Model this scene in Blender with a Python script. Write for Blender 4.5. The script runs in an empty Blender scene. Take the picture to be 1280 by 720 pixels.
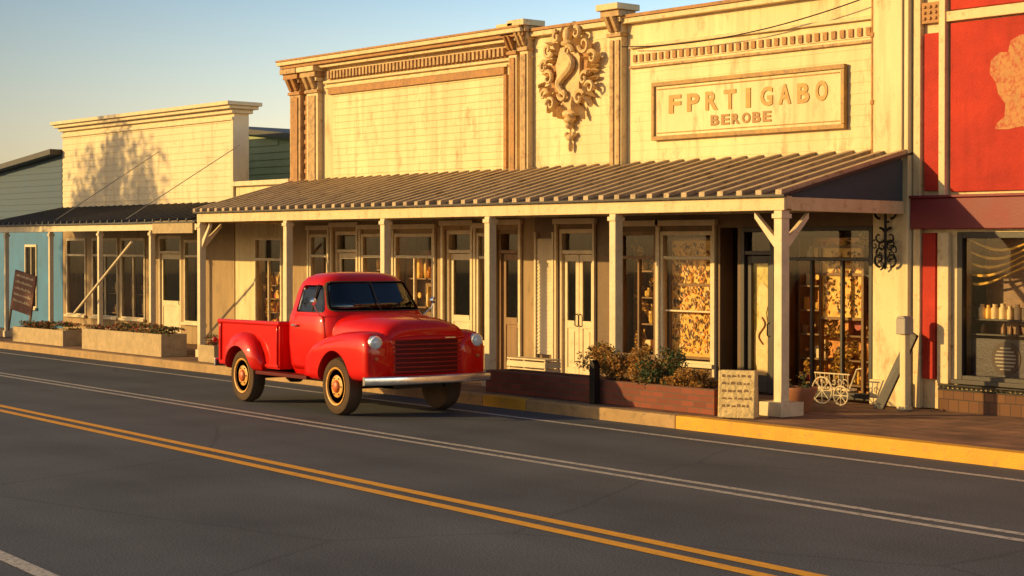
import bpy, bmesh, math, random
from mathutils import Vector, Matrix
random.seed(7)
S = bpy.context.scene
COL = S.collection
S.view_settings.view_transform = 'Standard'
S.view_settings.look = 'None'
S.view_settings.exposure = 0

# ------------------------------------------------------------ survey helpers
CA, SA, FP, EYE = .8115, .5843, 2000.0, 1.85
def wx(a, Y=15.8):
    t = (a-640)/FP; z = Y/(SA+CA*t); return z*(-CA+SA*t)
def hz(a, b, Y=15.8):
    t = (a-640)/FP; z = Y/(SA+CA*t); return EYE+(340-b)/FP*z
def shz(x, z):
    return z if z <= .16 else .16+(z-.16)*(1-.0065*(x+21))

# ------------------------------------------------------------ materials
def mat(name, col, rough=.6, metal=0, var=.2, scale=2.0, bump=.1, bscale=40, coat=0,
        stretch=(1, 1, 1), col2=None, peel=None, peelamt=.35, spec=.5, pscale=3.1, streak=0):
    m = bpy.data.materials.new(name); m.use_nodes = True
    nt = m.node_tree; N = nt.nodes; L = nt.links
    b = N['Principled BSDF']
    geo = N.new('ShaderNodeNewGeometry'); mp = N.new('ShaderNodeMapping')
    L.new(geo.outputs['Position'], mp.inputs['Vector']); mp.inputs['Scale'].default_value = stretch
    n1 = N.new('ShaderNodeTexNoise'); n1.inputs['Scale'].default_value = scale
    n1.inputs['Detail'].default_value = 8; n1.inputs['Roughness'].default_value = .65
    L.new(mp.outputs['Vector'], n1.inputs['Vector'])
    cr = N.new('ShaderNodeValToRGB'); e = cr.color_ramp.elements
    e[0].position = .3; e[1].position = .7
    c0 = [c*(1-var) for c in col]; c1 = [min(1, c*(1+var)) for c in (col2 or col)]
    e[0].color = (*c0, 1); e[1].color = (*c1, 1)
    L.new(n1.outputs['Fac'], cr.inputs['Fac'])
    out = cr.outputs['Color']
    n2 = N.new('ShaderNodeTexNoise'); n2.inputs['Scale'].default_value = bscale
    n2.inputs['Detail'].default_value = 6; L.new(geo.outputs['Position'], n2.inputs['Vector'])
    if peel:
        n3 = N.new('ShaderNodeTexNoise'); n3.inputs['Scale'].default_value = scale*pscale
        n3.inputs['Detail'].default_value = 10; n3.inputs['Roughness'].default_value = .75
        L.new(mp.outputs['Vector'], n3.inputs['Vector'])
        r3 = N.new('ShaderNodeValToRGB'); q = r3.color_ramp.elements
        q[0].position = 1-peelamt-.07; q[1].position = 1-peelamt+.07
        q[0].color = (0, 0, 0, 1); q[1].color = (1, 1, 1, 1)
        L.new(n3.outputs['Fac'], r3.inputs['Fac'])
        mx = N.new('ShaderNodeMix'); mx.data_type = 'RGBA'
        L.new(r3.outputs['Color'], mx.inputs[0]); L.new(out, mx.inputs[6]); mx.inputs[7].default_value = (*peel, 1)
        out = mx.outputs[2]
    if streak:
        ms = N.new('ShaderNodeMapping'); ms.inputs['Scale'].default_value = (7, 7, .35); L.new(geo.outputs['Position'], ms.inputs['Vector'])
        n5 = N.new('ShaderNodeTexNoise'); n5.inputs['Scale'].default_value = 1; n5.inputs['Detail'].default_value = 6; L.new(ms.outputs['Vector'], n5.inputs['Vector'])
        r5 = N.new('ShaderNodeValToRGB'); q = r5.color_ramp.elements; q[0].position = .5; q[0].color = (1, 1, 1, 1); q[1].position = .78; q[1].color = (.62, .50, .36, 1)
        L.new(n5.outputs['Fac'], r5.inputs['Fac'])
        m5 = N.new('ShaderNodeMix'); m5.data_type = 'RGBA'; m5.blend_type = 'MULTIPLY'; m5.inputs[0].default_value = streak
        L.new(out, m5.inputs[6]); L.new(r5.outputs['Color'], m5.inputs[7]); out = m5.outputs[2]
    L.new(out, b.inputs['Base Color'])
    mr = N.new('ShaderNodeMapRange'); mr.inputs[3].default_value = max(.02, rough-.1); mr.inputs[4].default_value = min(1, rough+.12)
    L.new(n1.outputs['Fac'], mr.inputs[0]); L.new(mr.outputs[0], b.inputs['Roughness'])
    b.inputs['Metallic'].default_value = metal
    b.inputs['Specular IOR Level'].default_value = spec
    b.inputs['Coat Weight'].default_value = coat; b.inputs['Coat Roughness'].default_value = .05
    if bump:
        bp = N.new('ShaderNodeBump'); bp.inputs['Strength'].default_value = bump; bp.inputs['Distance'].default_value = .02
        L.new(n2.outputs['Fac'], bp.inputs['Height']); L.new(bp.outputs['Normal'], b.inputs['Normal'])
    return m

def glassmat(name, tint=(.8, .85, .85), ior=1.45):
    m = bpy.data.materials.new(name); m.use_nodes = True
    nt = m.node_tree; N = nt.nodes; L = nt.links; N.clear()
    o = N.new('ShaderNodeOutputMaterial'); mx = N.new('ShaderNodeMixShader')
    t = N.new('ShaderNodeBsdfTransparent'); t.inputs[0].default_value = (*tint, 1)
    g = N.new('ShaderNodeBsdfGlossy'); g.inputs['Roughness'].default_value = .03
    f = N.new('ShaderNodeFresnel'); f.inputs['IOR'].default_value = ior
    nz = N.new('ShaderNodeTexNoise'); nz.inputs['Scale'].default_value = 1.3
    ge = N.new('ShaderNodeNewGeometry'); L.new(ge.outputs['Position'], nz.inputs['Vector'])
    bp = N.new('ShaderNodeBump'); bp.inputs['Strength'].default_value = .05; L.new(nz.outputs['Fac'], bp.inputs['Height'])
    L.new(bp.outputs['Normal'], g.inputs['Normal'])
    L.new(f.outputs[0], mx.inputs[0]); L.new(t.outputs[0], mx.inputs[1]); L.new(g.outputs[0], mx.inputs[2])
    L.new(mx.outputs[0], o.inputs['Surface'])
    return m

M = {}
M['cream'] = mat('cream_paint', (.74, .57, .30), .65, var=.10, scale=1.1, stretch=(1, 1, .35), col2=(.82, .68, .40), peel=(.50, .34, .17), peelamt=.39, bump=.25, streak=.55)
M['cream2'] = mat('cream_trim_paint', (.72, .55, .30), .6, var=.12, scale=3, peel=(.42, .24, .11), peelamt=.38, bump=.3, bscale=30, streak=.5)
M['crest'] = mat('cream_gold_carving_paint', (.68, .47, .22), .6, var=.25, scale=5, peel=(.34, .19, .09), peelamt=.40, bump=.3, bscale=30)
M['stain'] = mat('stained_trim_paint', (.54, .35, .16), .65, var=.2, scale=3, peel=(.28, .15, .07), peelamt=.45, bump=.3, bscale=30, streak=.6)
M['white'] = mat('white_siding_paint', (.76, .62, .40), .65, var=.10, scale=.9, stretch=(1, 1, .5), peel=(.50, .38, .23), peelamt=.38, bump=.25, streak=.55)
M['offwhite'] = mat('offwhite_paint', (.72, .58, .36), .55, var=.14, scale=4, peel=(.40, .27, .15), peelamt=.36)
M['lower'] = mat('shaded_tan_wall_paint', (.36, .23, .10), .65, var=.2, scale=1.5, stretch=(1, 1, .4), peel=(.22, .14, .07), peelamt=.40, bump=.3, streak=.6)  # tan walls painted darker to stand in for porch and awning shade
M['lowerdk'] = mat('shaded_brown_wall_paint', (.17, .095, .04), .6, var=.3, scale=2, stretch=(1, 1, .4), bump=.3)  # brown walls, deepened with the porch shade painted into the colour
M['brown'] = mat('orange_brown_trim_paint', (.42, .20, .06), .65, var=.25, scale=5, bump=.3, peel=(.20, .10, .05), peelamt=.42)
M['gold'] = mat('ochre_lettering', (.48, .26, .05), .55, var=.2, scale=6, peel=(.62, .42, .18), peelamt=.40)
M['goldbk'] = mat('brown_lettering', (.36, .17, .04), .55, var=.2, scale=6)
M['frame'] = mat('gold_brown_frame_paint', (.42, .24, .07), .6, var=.2, scale=5, peel=(.24, .12, .05), peelamt=.42)
M['teal'] = mat('teal_siding_paint', (.010, .055, .12), .6, var=.2, scale=1.5)
M['blue'] = mat('blue_wall_paint', (.03, .17, .36), .6, var=.25, scale=1.5)
M['green'] = mat('sage_green_siding_paint', (.38, .44, .22), .6, var=.15, scale=1.5)
M['roofdark'] = mat('dark_roof_metal', (.05, .045, .042), .5, var=.3, scale=3)
M['roof'] = mat('shaded_roof_trough_metal', (.042, .030, .022), .6, 0, var=.4, scale=1.6, stretch=(2.5, .6, 1), peel=(.09, .05, .03), peelamt=.42, bump=.2, bscale=15)  # roof metal between ribs, darkened to paint the shadows the ribs cast
M['rib'] = mat('sunlit_roof_rib_metal', (.48, .34, .19), .5, 0, var=.3, scale=2.2, stretch=(2.5, .6, 1), peel=(.20, .12, .06), peelamt=.42, bump=.2, bscale=15)  # same roof metal on the ribs, lightened to paint low sun on them
M['slate'] = mat('slate_grey_paint', (.062, .085, .095), .7, var=.15, spec=.2)
M['red'] = mat('red_wall_paint', (.42, .024, .013), .7, var=.20, scale=1.5, bump=.5, bscale=60, col2=(.48, .038, .02), spec=.25, streak=.3)
M['maroon'] = mat('purple_red_paint', (.20, .020, .026), .55, var=.2)
M['tan'] = mat('tan_mural_paint', (.48, .22, .07), .7, var=.15, scale=5, peel=(.42, .05, .02), peelamt=.46)
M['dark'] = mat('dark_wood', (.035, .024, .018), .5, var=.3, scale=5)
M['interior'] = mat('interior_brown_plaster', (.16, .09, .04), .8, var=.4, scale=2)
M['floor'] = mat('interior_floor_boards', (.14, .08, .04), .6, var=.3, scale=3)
M['wood'] = mat('weathered_wood', (.26, .15, .07), .7, var=.35, scale=4, stretch=(1, 1, .2))
M['redwood'] = mat('reddish_brown_board', (.24, .09, .05), .7, var=.3, scale=4)
M['glass'] = glassmat('window_glass', (.97, .96, .93), 1.40)
M['carglass'] = glassmat('vehicle_glass', (.94, .93, .88), 1.9)
M['iron'] = mat('black_iron', (.02, .017, .015), .45, .6, var=.2)
M['wire'] = mat('galvanised_wire', (.35, .30, .24), .5, .4, var=.2)
M['chrome'] = mat('chrome', (.84, .80, .74), .2, .85, var=.08, bump=.03, scale=8)
M['paint'] = mat('red_vehicle_paint', (.62, .006, .002), .42, 0, var=.08, scale=3, bump=.010, bscale=25, coat=.65, col2=(.64, .007, .003), spec=.08)
M['paintdk'] = mat('dark_red_vehicle_paint', (.10, .003, .003), .5, 0, var=.14, scale=3, bump=.015, spec=.2)
M['paintbar'] = mat('grille_bar_paint', (.32, .006, .004), .45, 0, var=.14, scale=3, bump=.015, spec=.2, coat=.3)
M['rubber'] = mat('tyre_rubber', (.085, .052, .032), .85, var=.35, bump=.3, spec=.2)
M['rim'] = mat('golden_tan_wheel_paint', (.74, .38, .08), .5, var=.18, scale=10, peel=(.46, .14, .03), peelamt=.42)
M['hub'] = mat('orange_red_hub_paint', (.56, .12, .03), .45, var=.25, scale=14)
M['lens'] = mat('headlight_lens', (.62, .66, .66), .12, 0, var=.05, coat=1, bump=0)
M['seat'] = mat('tan_vinyl', (.50, .32, .17), .5)
M['terracotta'] = mat('terracotta', (.38, .15, .07), .7, var=.2, scale=6)
M['concrete'] = mat('concrete', (.46, .34, .19), .85, var=.2, scale=5, bump=.4, peel=(.28, .20, .11), peelamt=.38)
M['block'] = mat('rough_cream_block', (.72, .53, .24), .85, var=.2, scale=8, bump=.8, bscale=25, peel=(.42, .27, .10), peelamt=.40)
M['leaf'] = mat('leaf_green', (.05, .085, .02), .6, var=.4, scale=9, bump=0)
M['leafy'] = mat('leaf_ochre', (.26, .14, .03), .6, var=.4, scale=9, bump=0)
M['leafr'] = mat('leaf_rust_gold', (.40, .18, .03), .6, var=.4, scale=9, bump=0)
M['leafd'] = mat('leaf_dark', (.025, .04, .012), .6, var=.4, scale=9, bump=0)
M['flower'] = mat('flower_red', (.45, .05, .03), .6, var=.3, bump=0)
M['bark'] = mat('bark', (.07, .045, .03), .9, var=.4, scale=8, bump=.5)
M['kerbyellow'] = mat('yellow_kerb_paint', (.66, .34, .03), .75, var=.12, scale=3, peel=(.44, .25, .08), peelamt=.39, bump=.4)
M['kerb'] = mat('kerb_concrete', (.40, .25, .11), .8, var=.22, scale=2, bump=.4, peel=(.22, .15, .08), peelamt=.40)
M['g_gold'] = mat('goods_gold', (.84, .48, .09), .4, 0, var=.3, scale=12)
M['g_amber'] = mat('goods_amber', (.66, .26, .04), .35, 0, var=.3, scale=12)
M['g_cream'] = mat('goods_cream', (.80, .60, .32), .5, var=.2, scale=12)
M['g_brown'] = mat('goods_brown', (.20, .09, .03), .4, var=.3, scale=12)
M['g_red'] = mat('goods_red', (.40, .05, .03), .4, var=.3, scale=12)
M['ink'] = mat('dark_ink', (.06, .035, .03), .6)
M['grey'] = mat('grey_paint', (.36, .31, .26), .6)
M['purple'] = mat('dark_plum_poster', (.035, .022, .035), .4, var=.2)
M['yellowpanel'] = mat('pale_yellow_green_panel', (.70, .58, .20), .6, var=.3, scale=3, peel=(.36, .28, .08), peelamt=.42)

def asphalt():
    m = bpy.data.materials.new('asphalt'); m.use_nodes = True
    nt = m.node_tree; N = nt.nodes; L = nt.links; b = N['Principled BSDF']
    g = N.new('ShaderNodeNewGeometry'); mp = N.new('ShaderNodeMapping'); mp.inputs['Scale'].default_value = (.08, .55, 1)
    L.new(g.outputs['Position'], mp.inputs['Vector'])
    n1 = N.new('ShaderNodeTexNoise'); n1.inputs['Scale'].default_value = 1.6; n1.inputs['Detail'].default_value = 7
    L.new(mp.outputs['Vector'], n1.inputs['Vector'])
    n2 = N.new('ShaderNodeTexNoise'); n2.inputs['Scale'].default_value = 70; n2.inputs['Detail'].default_value = 5
    L.new(g.outputs['Position'], n2.inputs['Vector'])
    n4 = N.new('ShaderNodeTexNoise'); n4.inputs['Scale'].default_value = .7; n4.inputs['Detail'].default_value = 8
    L.new(g.outputs['Position'], n4.inputs['Vector'])
    vo = N.new('ShaderNodeTexVoronoi'); vo.feature = 'DISTANCE_TO_EDGE'; vo.inputs['Scale'].default_value = .22
    nd = N.new('ShaderNodeMix'); nd.data_type = 'RGBA'; nd.blend_type = 'ADD'; nd.inputs[0].default_value = .35
    L.new(g.outputs['Position'], nd.inputs[6]); L.new(n4.outputs['Color'], nd.inputs[7]); L.new(nd.outputs[2], vo.inputs['Vector'])
    cr = N.new('ShaderNodeValToRGB'); e = cr.color_ramp.elements
    e[0].position = .33; e[0].color = (.060, .066, .082, 1); e[1].position = .68; e[1].color = (.118, .126, .148, 1)
    ad = N.new('ShaderNodeMath'); ad.operation = 'ADD'; m5 = N.new('ShaderNodeMath'); m5.operation = 'MULTIPLY'; m5.inputs[1].default_value = .5
    L.new(n1.outputs['Fac'], ad.inputs[0]); L.new(n4.outputs['Fac'], ad.inputs[1]); L.new(ad.outputs[0], m5.inputs[0]); L.new(m5.outputs[0], cr.inputs['Fac'])
    c2 = N.new('ShaderNodeValToRGB'); e = c2.color_ramp.elements
    e[0].position = .38; e[0].color = (.55, .55, .55, 1); e[1].position = .66; e[1].color = (1.45, 1.44, 1.42, 1)
    L.new(n2.outputs['Fac'], c2.inputs['Fac'])
    mu = N.new('ShaderNodeMix'); mu.data_type = 'RGBA'; mu.blend_type = 'MULTIPLY'; mu.inputs[0].default_value = 1
    L.new(cr.outputs['Color'], mu.inputs[6]); L.new(c2.outputs['Color'], mu.inputs[7])
    c3 = N.new('ShaderNodeValToRGB'); e = c3.color_ramp.elements
    e[0].position = 0; e[0].color = (.45, .45, .45, 1); e[1].position = .006; e[1].color = (1, 1, 1, 1)
    L.new(vo.outputs['Distance'], c3.inputs['Fac'])
    mv = N.new('ShaderNodeMix'); mv.data_type = 'RGBA'; mv.blend_type = 'MULTIPLY'; mv.inputs[0].default_value = .5
    L.new(mu.outputs[2], mv.inputs[6]); L.new(c3.outputs['Color'], mv.inputs[7])
    L.new(mv.outputs[2], b.inputs['Base Color']); b.inputs['Roughness'].default_value = .82
    b.inputs['Specular IOR Level'].default_value = .25
    bp = N.new('ShaderNodeBump'); bp.inputs['Strength'].default_value = .3; bp.inputs['Distance'].default_value = .008
    L.new(n2.outputs['Fac'], bp.inputs['Height']); L.new(bp.outputs['Normal'], b.inputs['Normal'])
    return m
M['asphalt'] = asphalt()
M['ywl'] = mat('yellow_line_paint', (.80, .36, .02), .7, var=.12, scale=6, peel=(.26, .14, .05), peelamt=.38, bump=.3, bscale=80)
M['whl'] = mat('white_line_paint', (.50, .45, .40), .7, var=.12, scale=6, peel=(.13, .11, .10), peelamt=.44, bump=.3, bscale=80)
M['ground'] = mat('dry_ground', (.14, .12, .07), .9, var=.3, scale=.3)

def paving():
    m = bpy.data.materials.new('brick_paving'); m.use_nodes = True
    nt = m.node_tree; N = nt.nodes; L = nt.links; b = N['Principled BSDF']
    g = N.new('ShaderNodeNewGeometry')
    br = N.new('ShaderNodeTexBrick'); br.inputs['Scale'].default_value = 1
    br.inputs['Color1'].default_value = (.20, .10, .06, 1); br.inputs['Color2'].default_value = (.28, .15, .09, 1)
    br.inputs['Mortar'].default_value = (.10, .07, .05, 1); br.inputs['Mortar Size'].default_value = .012
    br.inputs['Brick Width'].default_value = .6; br.inputs['Row Height'].default_value = .3
    L.new(g.outputs['Position'], br.inputs['Vector'])
    n = N.new('ShaderNodeTexNoise'); n.inputs['Scale'].default_value = 2.5; n.inputs['Detail'].default_value = 9
    L.new(g.outputs['Position'], n.inputs['Vector'])
    cr = N.new('ShaderNodeValToRGB'); e = cr.color_ramp.elements; e[0].position = .3; e[0].color = (.55, .55, .55, 1); e[1].position = .7; e[1].color = (1.3, 1.25, 1.2, 1)
    L.new(n.outputs['Fac'], cr.inputs['Fac'])
    mu = N.new('ShaderNodeMix'); mu.data_type = 'RGBA'; mu.blend_type = 'MULTIPLY'; mu.inputs[0].default_value = 1
    L.new(br.outputs['Color'], mu.inputs[6]); L.new(cr.outputs['Color'], mu.inputs[7]); L.new(mu.outputs[2], b.inputs['Base Color'])
    b.inputs['Roughness'].default_value = .85
    bp = N.new('ShaderNodeBump'); bp.inputs['Strength'].default_value = .4; bp.inputs['Distance'].default_value = .01
    L.new(br.outputs['Fac'], bp.inputs['Height']); bp.invert = True; L.new(bp.outputs['Normal'], b.inputs['Normal'])
    return m
M['paving'] = paving()
def brickwall(name, c1, c2, mo, w=.22, h=.075):
    m = bpy.data.materials.new(name); m.use_nodes = True
    nt = m.node_tree; N = nt.nodes; L = nt.links; b = N['Principled BSDF']
    g = N.new('ShaderNodeNewGeometry'); sx = N.new('ShaderNodeSeparateXYZ'); cx = N.new('ShaderNodeCombineXYZ')
    ad = N.new('ShaderNodeMath'); L.new(g.outputs['Position'], sx.inputs[0])
    L.new(sx.outputs[0], ad.inputs[0]); L.new(sx.outputs[1], ad.inputs[1])
    L.new(ad.outputs[0], cx.inputs[0]); L.new(sx.outputs[2], cx.inputs[1])
    br = N.new('ShaderNodeTexBrick'); br.inputs['Scale'].default_value = 1
    br.inputs['Color1'].default_value = (*c1, 1); br.inputs['Color2'].default_value = (*c2, 1); br.inputs['Mortar'].default_value = (*mo, 1)
    br.inputs['Mortar Size'].default_value = .006; br.inputs['Brick Width'].default_value = w; br.inputs['Row Height'].default_value = h
    L.new(cx.outputs[0], br.inputs['Vector']); L.new(br.outputs['Color'], b.inputs['Base Color']); b.inputs['Roughness'].default_value = .85
    bp = N.new('ShaderNodeBump'); bp.inputs['Strength'].default_value = .5; bp.inputs['Distance'].default_value = .01; bp.invert = True
    L.new(br.outputs['Fac'], bp.inputs['Height']); L.new(bp.outputs['Normal'], b.inputs['Normal'])
    return m
M['brick'] = brickwall('red_brick', (.26, .065, .035), (.17, .045, .025), (.12, .08, .05))
M['tile'] = brickwall('brown_tile', (.19, .085, .035), (.12, .05, .025), (.07, .04, .025), .15, .15)

# ------------------------------------------------------------ mesh builder
class MB:
    def __init__(s): s.v = []; s.f = []; s.m = []
    def add(s, vs, fs, mi=0):
        k = len(s.v); s.v += [tuple(p) for p in vs]
        for f in fs: s.f.append(tuple(i+k for i in f)); s.m.append(mi)
    def box(s, x0, x1, y0, y1, z0, z1, mi=0):
        if x0 > x1: x0, x1 = x1, x0
        s.add([(x0, y0, z0), (x1, y0, z0), (x1, y1, z0), (x0, y1, z0), (x0, y0, z1), (x1, y0, z1), (x1, y1, z1), (x0, y1, z1)],
              [(0, 3, 2, 1), (4, 5, 6, 7), (0, 1, 5, 4), (1, 2, 6, 5), (2, 3, 7, 6), (3, 0, 4, 7)], mi)
    def quad(s, a, b, c, d, mi=0): s.add([a, b, c, d], [(0, 1, 2, 3)], mi)
    def prism(s, poly, axis, a, b, mi=0):
        n = len(poly)
        def P(p, t):
            return (p[0], t, p[1]) if axis == 'y' else ((t, p[0], p[1]) if axis == 'x' else (p[0], p[1], t))
        s.add([P(p, a) for p in poly]+[P(p, b) for p in poly],
              [tuple(range(n)), tuple(range(2*n-1, n-1, -1))]+[(i, i+n, (i+1) % n+n, (i+1) % n) for i in range(n)], mi)
    def loft(s, rings, mi=0, cap=True, closed=True):
        n = len(rings[0]); vs = [p for r in rings for p in r]; fs = []
        for j in range(len(rings)-1):
            for i in range(n if closed else n-1):
                a = j*n+i; b = j*n+(i+1) % n; fs.append((a, b, b+n, a+n))
        if cap:
            fs.append(tuple(range(n-1, -1, -1))); fs.append(tuple((len(rings)-1)*n+i for i in range(n)))
        s.add(vs, fs, mi)
    def tube(s, pts, r, n=8, mi=0):
        pts = [Vector(p) for p in pts]; rings = []
        for i, p in enumerate(pts):
            d = (pts[min(i+1, len(pts)-1)]-pts[max(i-1, 0)]).normalized()
            u = d.orthogonal() if i == 0 else (U-d*U.dot(d))
            if u.length < 1e-6: u = d.orthogonal()
            u.normalize(); U = u; w = d.cross(u); rr = r[i] if isinstance(r, (list, tuple)) else r
            rings.append([p+(u*math.cos(2*math.pi*k/n)+w*math.sin(2*math.pi*k/n))*rr for k in range(n)])
        s.loft(rings, mi)
    def lathe(s, prof, c, axis='z', n=24, mi=0):
        rings = []
        for r, a in prof:
            ring = []
            for k in range(n):
                x = r*math.cos(2*math.pi*k/n); y = r*math.sin(2*math.pi*k/n)
                ring.append((c[0]+x, c[1]+y, c[2]+a) if axis == 'z' else ((c[0]+x, c[1]+a, c[2]+y) if axis == 'y' else (c[0]+a, c[1]+x, c[2]+y)))
            rings.append(ring)
        s.loft(rings, mi)
    def ell(s, c, r, mi=0, n=10, m=6):
        rings = []
        for j in range(1, m):
            th = math.pi*j/m
            rings.append([(c[0]+r[0]*math.sin(th)*math.cos(2*math.pi*k/n), c[1]+r[1]*math.sin(th)*math.sin(2*math.pi*k/n), c[2]+r[2]*math.cos(th)) for k in range(n)])
        s.loft(rings, mi)
    def siding(s, x0, x1, z0, z1, Y, step=.13, d=.018, mi=0):
        z = z0
        while z < z1-.001:
            e = min(z+step, z1)
            s.quad((x0, Y-d, z), (x1, Y-d, z), (x1, Y-.003, e), (x0, Y-.003, e), mi)
            s.quad((x0, Y, z), (x1, Y, z), (x1, Y-d, z), (x0, Y-d, z), mi)
            z = e
    def wall(s, xa, xb, za, zb, Y0, Y1, ops, mi=0):
        ops = sorted(ops); x = xa
        for (a, b, c, d) in ops:
            if a > x+.001: s.box(x, a, Y0, Y1, za, zb, mi)
            if c > za+.001: s.box(a, b, Y0, Y1, za, c, mi)
            if d < zb-.001: s.box(a, b, Y0, Y1, d, zb, mi)
            x = b
        if x < xb-.001: s.box(x, xb, Y0, Y1, za, zb, mi)
    def obj(s, name, mats, parent=None, bevel=0, smooth=False, shear=False, label=None, cat=None, off=(0, 0, 0), group=None, kind=None, normals=True, seg=2):
        vs = [Vector(p)+Vector(off) for p in s.v]
        if shear: vs = [Vector((p.x, p.y, shz(p.x, p.z))) for p in vs]
        lo = Vector((min(p.x for p in vs), min(p.y for p in vs), min(p.z for p in vs)))
        hi = Vector((max(p.x for p in vs), max(p.y for p in vs), max(p.z for p in vs)))
        o = Vector(((lo.x+hi.x)/2, (lo.y+hi.y)/2, lo.z))
        me = bpy.data.meshes.new(name); me.from_pydata([p-o for p in vs], [], s.f)
        if not isinstance(mats, (list, tuple)): mats = [mats]
        for mm in mats: me.materials.append(M[mm] if isinstance(mm, str) else mm)
        me.polygons.foreach_set('material_index', s.m)
        if normals:
            bm = bmesh.new(); bm.from_mesh(me); bmesh.ops.recalc_face_normals(bm, faces=bm.faces); bm.to_mesh(me); bm.free()
        if smooth:
            me.polygons.foreach_set('use_smooth', [True]*len(me.polygons)); me.set_sharp_from_angle(angle=math.radians(40))
        me.update()
        ob = bpy.data.objects.new(name, me); COL.objects.link(ob); ob.location = o
        if parent: setparent(ob, parent)
        if bevel:
            b = ob.modifiers.new('bevel', 'BEVEL'); b.width = bevel; b.segments = seg; b.limit_method = 'ANGLE'; b.angle_limit = math.radians(40)
        meta(ob, label, cat, group, kind)
        return ob
def worldmat(ob):
    b = Matrix.LocRotScale(ob.location, ob.rotation_euler, ob.scale)
    if ob.parent: return worldmat(ob.parent) @ ob.matrix_parent_inverse @ b
    return b
def setparent(ob, parent):
    ob.parent = parent
    ob.matrix_parent_inverse = worldmat(parent).inverted()
def meta(ob, label=None, cat=None, group=None, kind=None):
    if label: ob['label'] = label
    if cat: ob['category'] = cat
    if group: ob['group'] = group
    if kind: ob['kind'] = kind
def thing(name, loc, label=None, cat=None, group=None, parent=None):
    e = bpy.data.objects.new(name, None); e.location = loc; e.empty_display_size = .2; COL.objects.link(e)
    if parent: setparent(e, parent)
    meta(e, label, cat, group); return e
def boolop(ob, cut, op='DIFFERENCE'):
    m = ob.modifiers.new('b', 'BOOLEAN'); m.object = cut; m.operation = op; m.solver = 'EXACT'
    bpy.context.view_layer.update()
    dg = bpy.context.evaluated_depsgraph_get()
    me = bpy.data.meshes.new_from_object(ob.evaluated_get(dg)); ob.modifiers.clear(); ob.data = me
def drop(*obs):
    for o in obs: bpy.data.objects.remove(o, do_unlink=True)
def textmesh(body, x0, x1, z0, z1, Y, depth=.02, off=0.0, mb=None):
    cu = bpy.data.curves.new('t', 'FONT'); cu.body = body; cu.size = 1; cu.extrude = .5; cu.offset = off; cu.resolution_u = 3
    o = bpy.data.objects.new('t', cu); COL.objects.link(o); bpy.context.view_layer.update()
    me = bpy.data.meshes.new_from_object(o.evaluated_get(bpy.context.evaluated_depsgraph_get()))
    xs = [v.co.x for v in me.vertices]; ys = [v.co.y for v in me.vertices]
    ax, bx, ay, by = min(xs), max(xs), min(ys), max(ys)
    mb = mb or MB()
    mb.add([(x0+(v.co.x-ax)/(bx-ax)*(x1-x0), Y+(-v.co.z)*depth, z0+(v.co.y-ay)/(by-ay)*(z1-z0)) for v in me.vertices],
           [tuple(p.vertices) for p in me.polygons])
    drop(o); return mb

# ------------------------------------------------------------ world, sun, camera
SE = math.radians(14.5)
tx, ty = math.sin(math.radians(33)), math.cos(math.radians(33))
w = bpy.data.worlds.new("World"); S.world = w; w.use_nodes = True
nt = w.node_tree; bg = nt.nodes['Background']; Nn = nt.nodes; Ll = nt.links
sk = Nn.new('ShaderNodeTexSky'); sk.sky_type = 'NISHITA'; sk.sun_disc = False
sk.sun_elevation = SE; sk.sun_rotation = math.atan2(-tx, -ty); sk.air_density = 1.0; sk.dust_density = 2.0; sk.ozone_density = 1.5
tc = Nn.new('ShaderNodeTexCoord'); sp = Nn.new('ShaderNodeSeparateXYZ'); Ll.new(tc.outputs['Generated'], sp.inputs[0])
rp = Nn.new('ShaderNodeValToRGB'); Ll.new(sp.outputs[2], rp.inputs['Fac']); e = rp.color_ramp.elements
e[0].position = 0; e[0].color = (1, .68, .46, 1); e[1].position = 1; e[1].color = (.09, .09, .10, 1)
for p, c in ((.065, (.98, .70, .52)), (.12, (.68, .58, .50)), (.18, (.38, .43, .46)), (.32, (.16, .18, .20))):
    q = e.new(p); q.color = (*c, 1)
sc = Nn.new('ShaderNodeVectorMath'); sc.operation = 'SCALE'; sc.inputs['Scale'].default_value = 9.8; Ll.new(rp.outputs[0], sc.inputs[0])
dt = Nn.new('ShaderNodeVectorMath'); dt.operation = 'DOT_PRODUCT'; Ll.new(tc.outputs['Generated'], dt.inputs[0]); dt.inputs[1].default_value = (tx, ty, 0)
mr = Nn.new('ShaderNodeMapRange'); mr.inputs[1].default_value = -.4; mr.inputs[2].default_value = .4; Ll.new(dt.outputs['Value'], mr.inputs[0])
mx = Nn.new('ShaderNodeMix'); mx.data_type = 'RGBA'; Ll.new(mr.outputs[0], mx.inputs[0]); mx.inputs[6].default_value = (.9, .85, .8, 1); Ll.new(sc.outputs[0], mx.inputs[7])
ml = Nn.new('ShaderNodeVectorMath'); ml.operation = 'MULTIPLY'; Ll.new(sk.outputs[0], ml.inputs[0]); Ll.new(mx.outputs[2], ml.inputs[1])
Ll.new(ml.outputs[0], bg.inputs[0]); bg.inputs[1].default_value = .10
sl = bpy.data.lights.new('sun', 'SUN'); sl.energy = 5.0; sl.angle = math.radians(.55); sl.color = (1, .66, .23)
so = bpy.data.objects.new('sun', sl); COL.objects.link(so); so.location = (-30, -30, 30)
so.rotation_euler = Vector((tx*math.cos(SE), ty*math.cos(SE), -math.sin(SE))).to_track_quat('-Z', 'Y').to_euler()
cd = bpy.data.cameras.new('camera'); cam = bpy.data.objects.new('camera', cd); COL.objects.link(cam); S.camera = cam
cd.lens = 56.25; cd.sensor_width = 36; cd.clip_end = 6000; cam.location = (0, 0, EYE)
pt = math.atan(20/FP)
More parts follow.
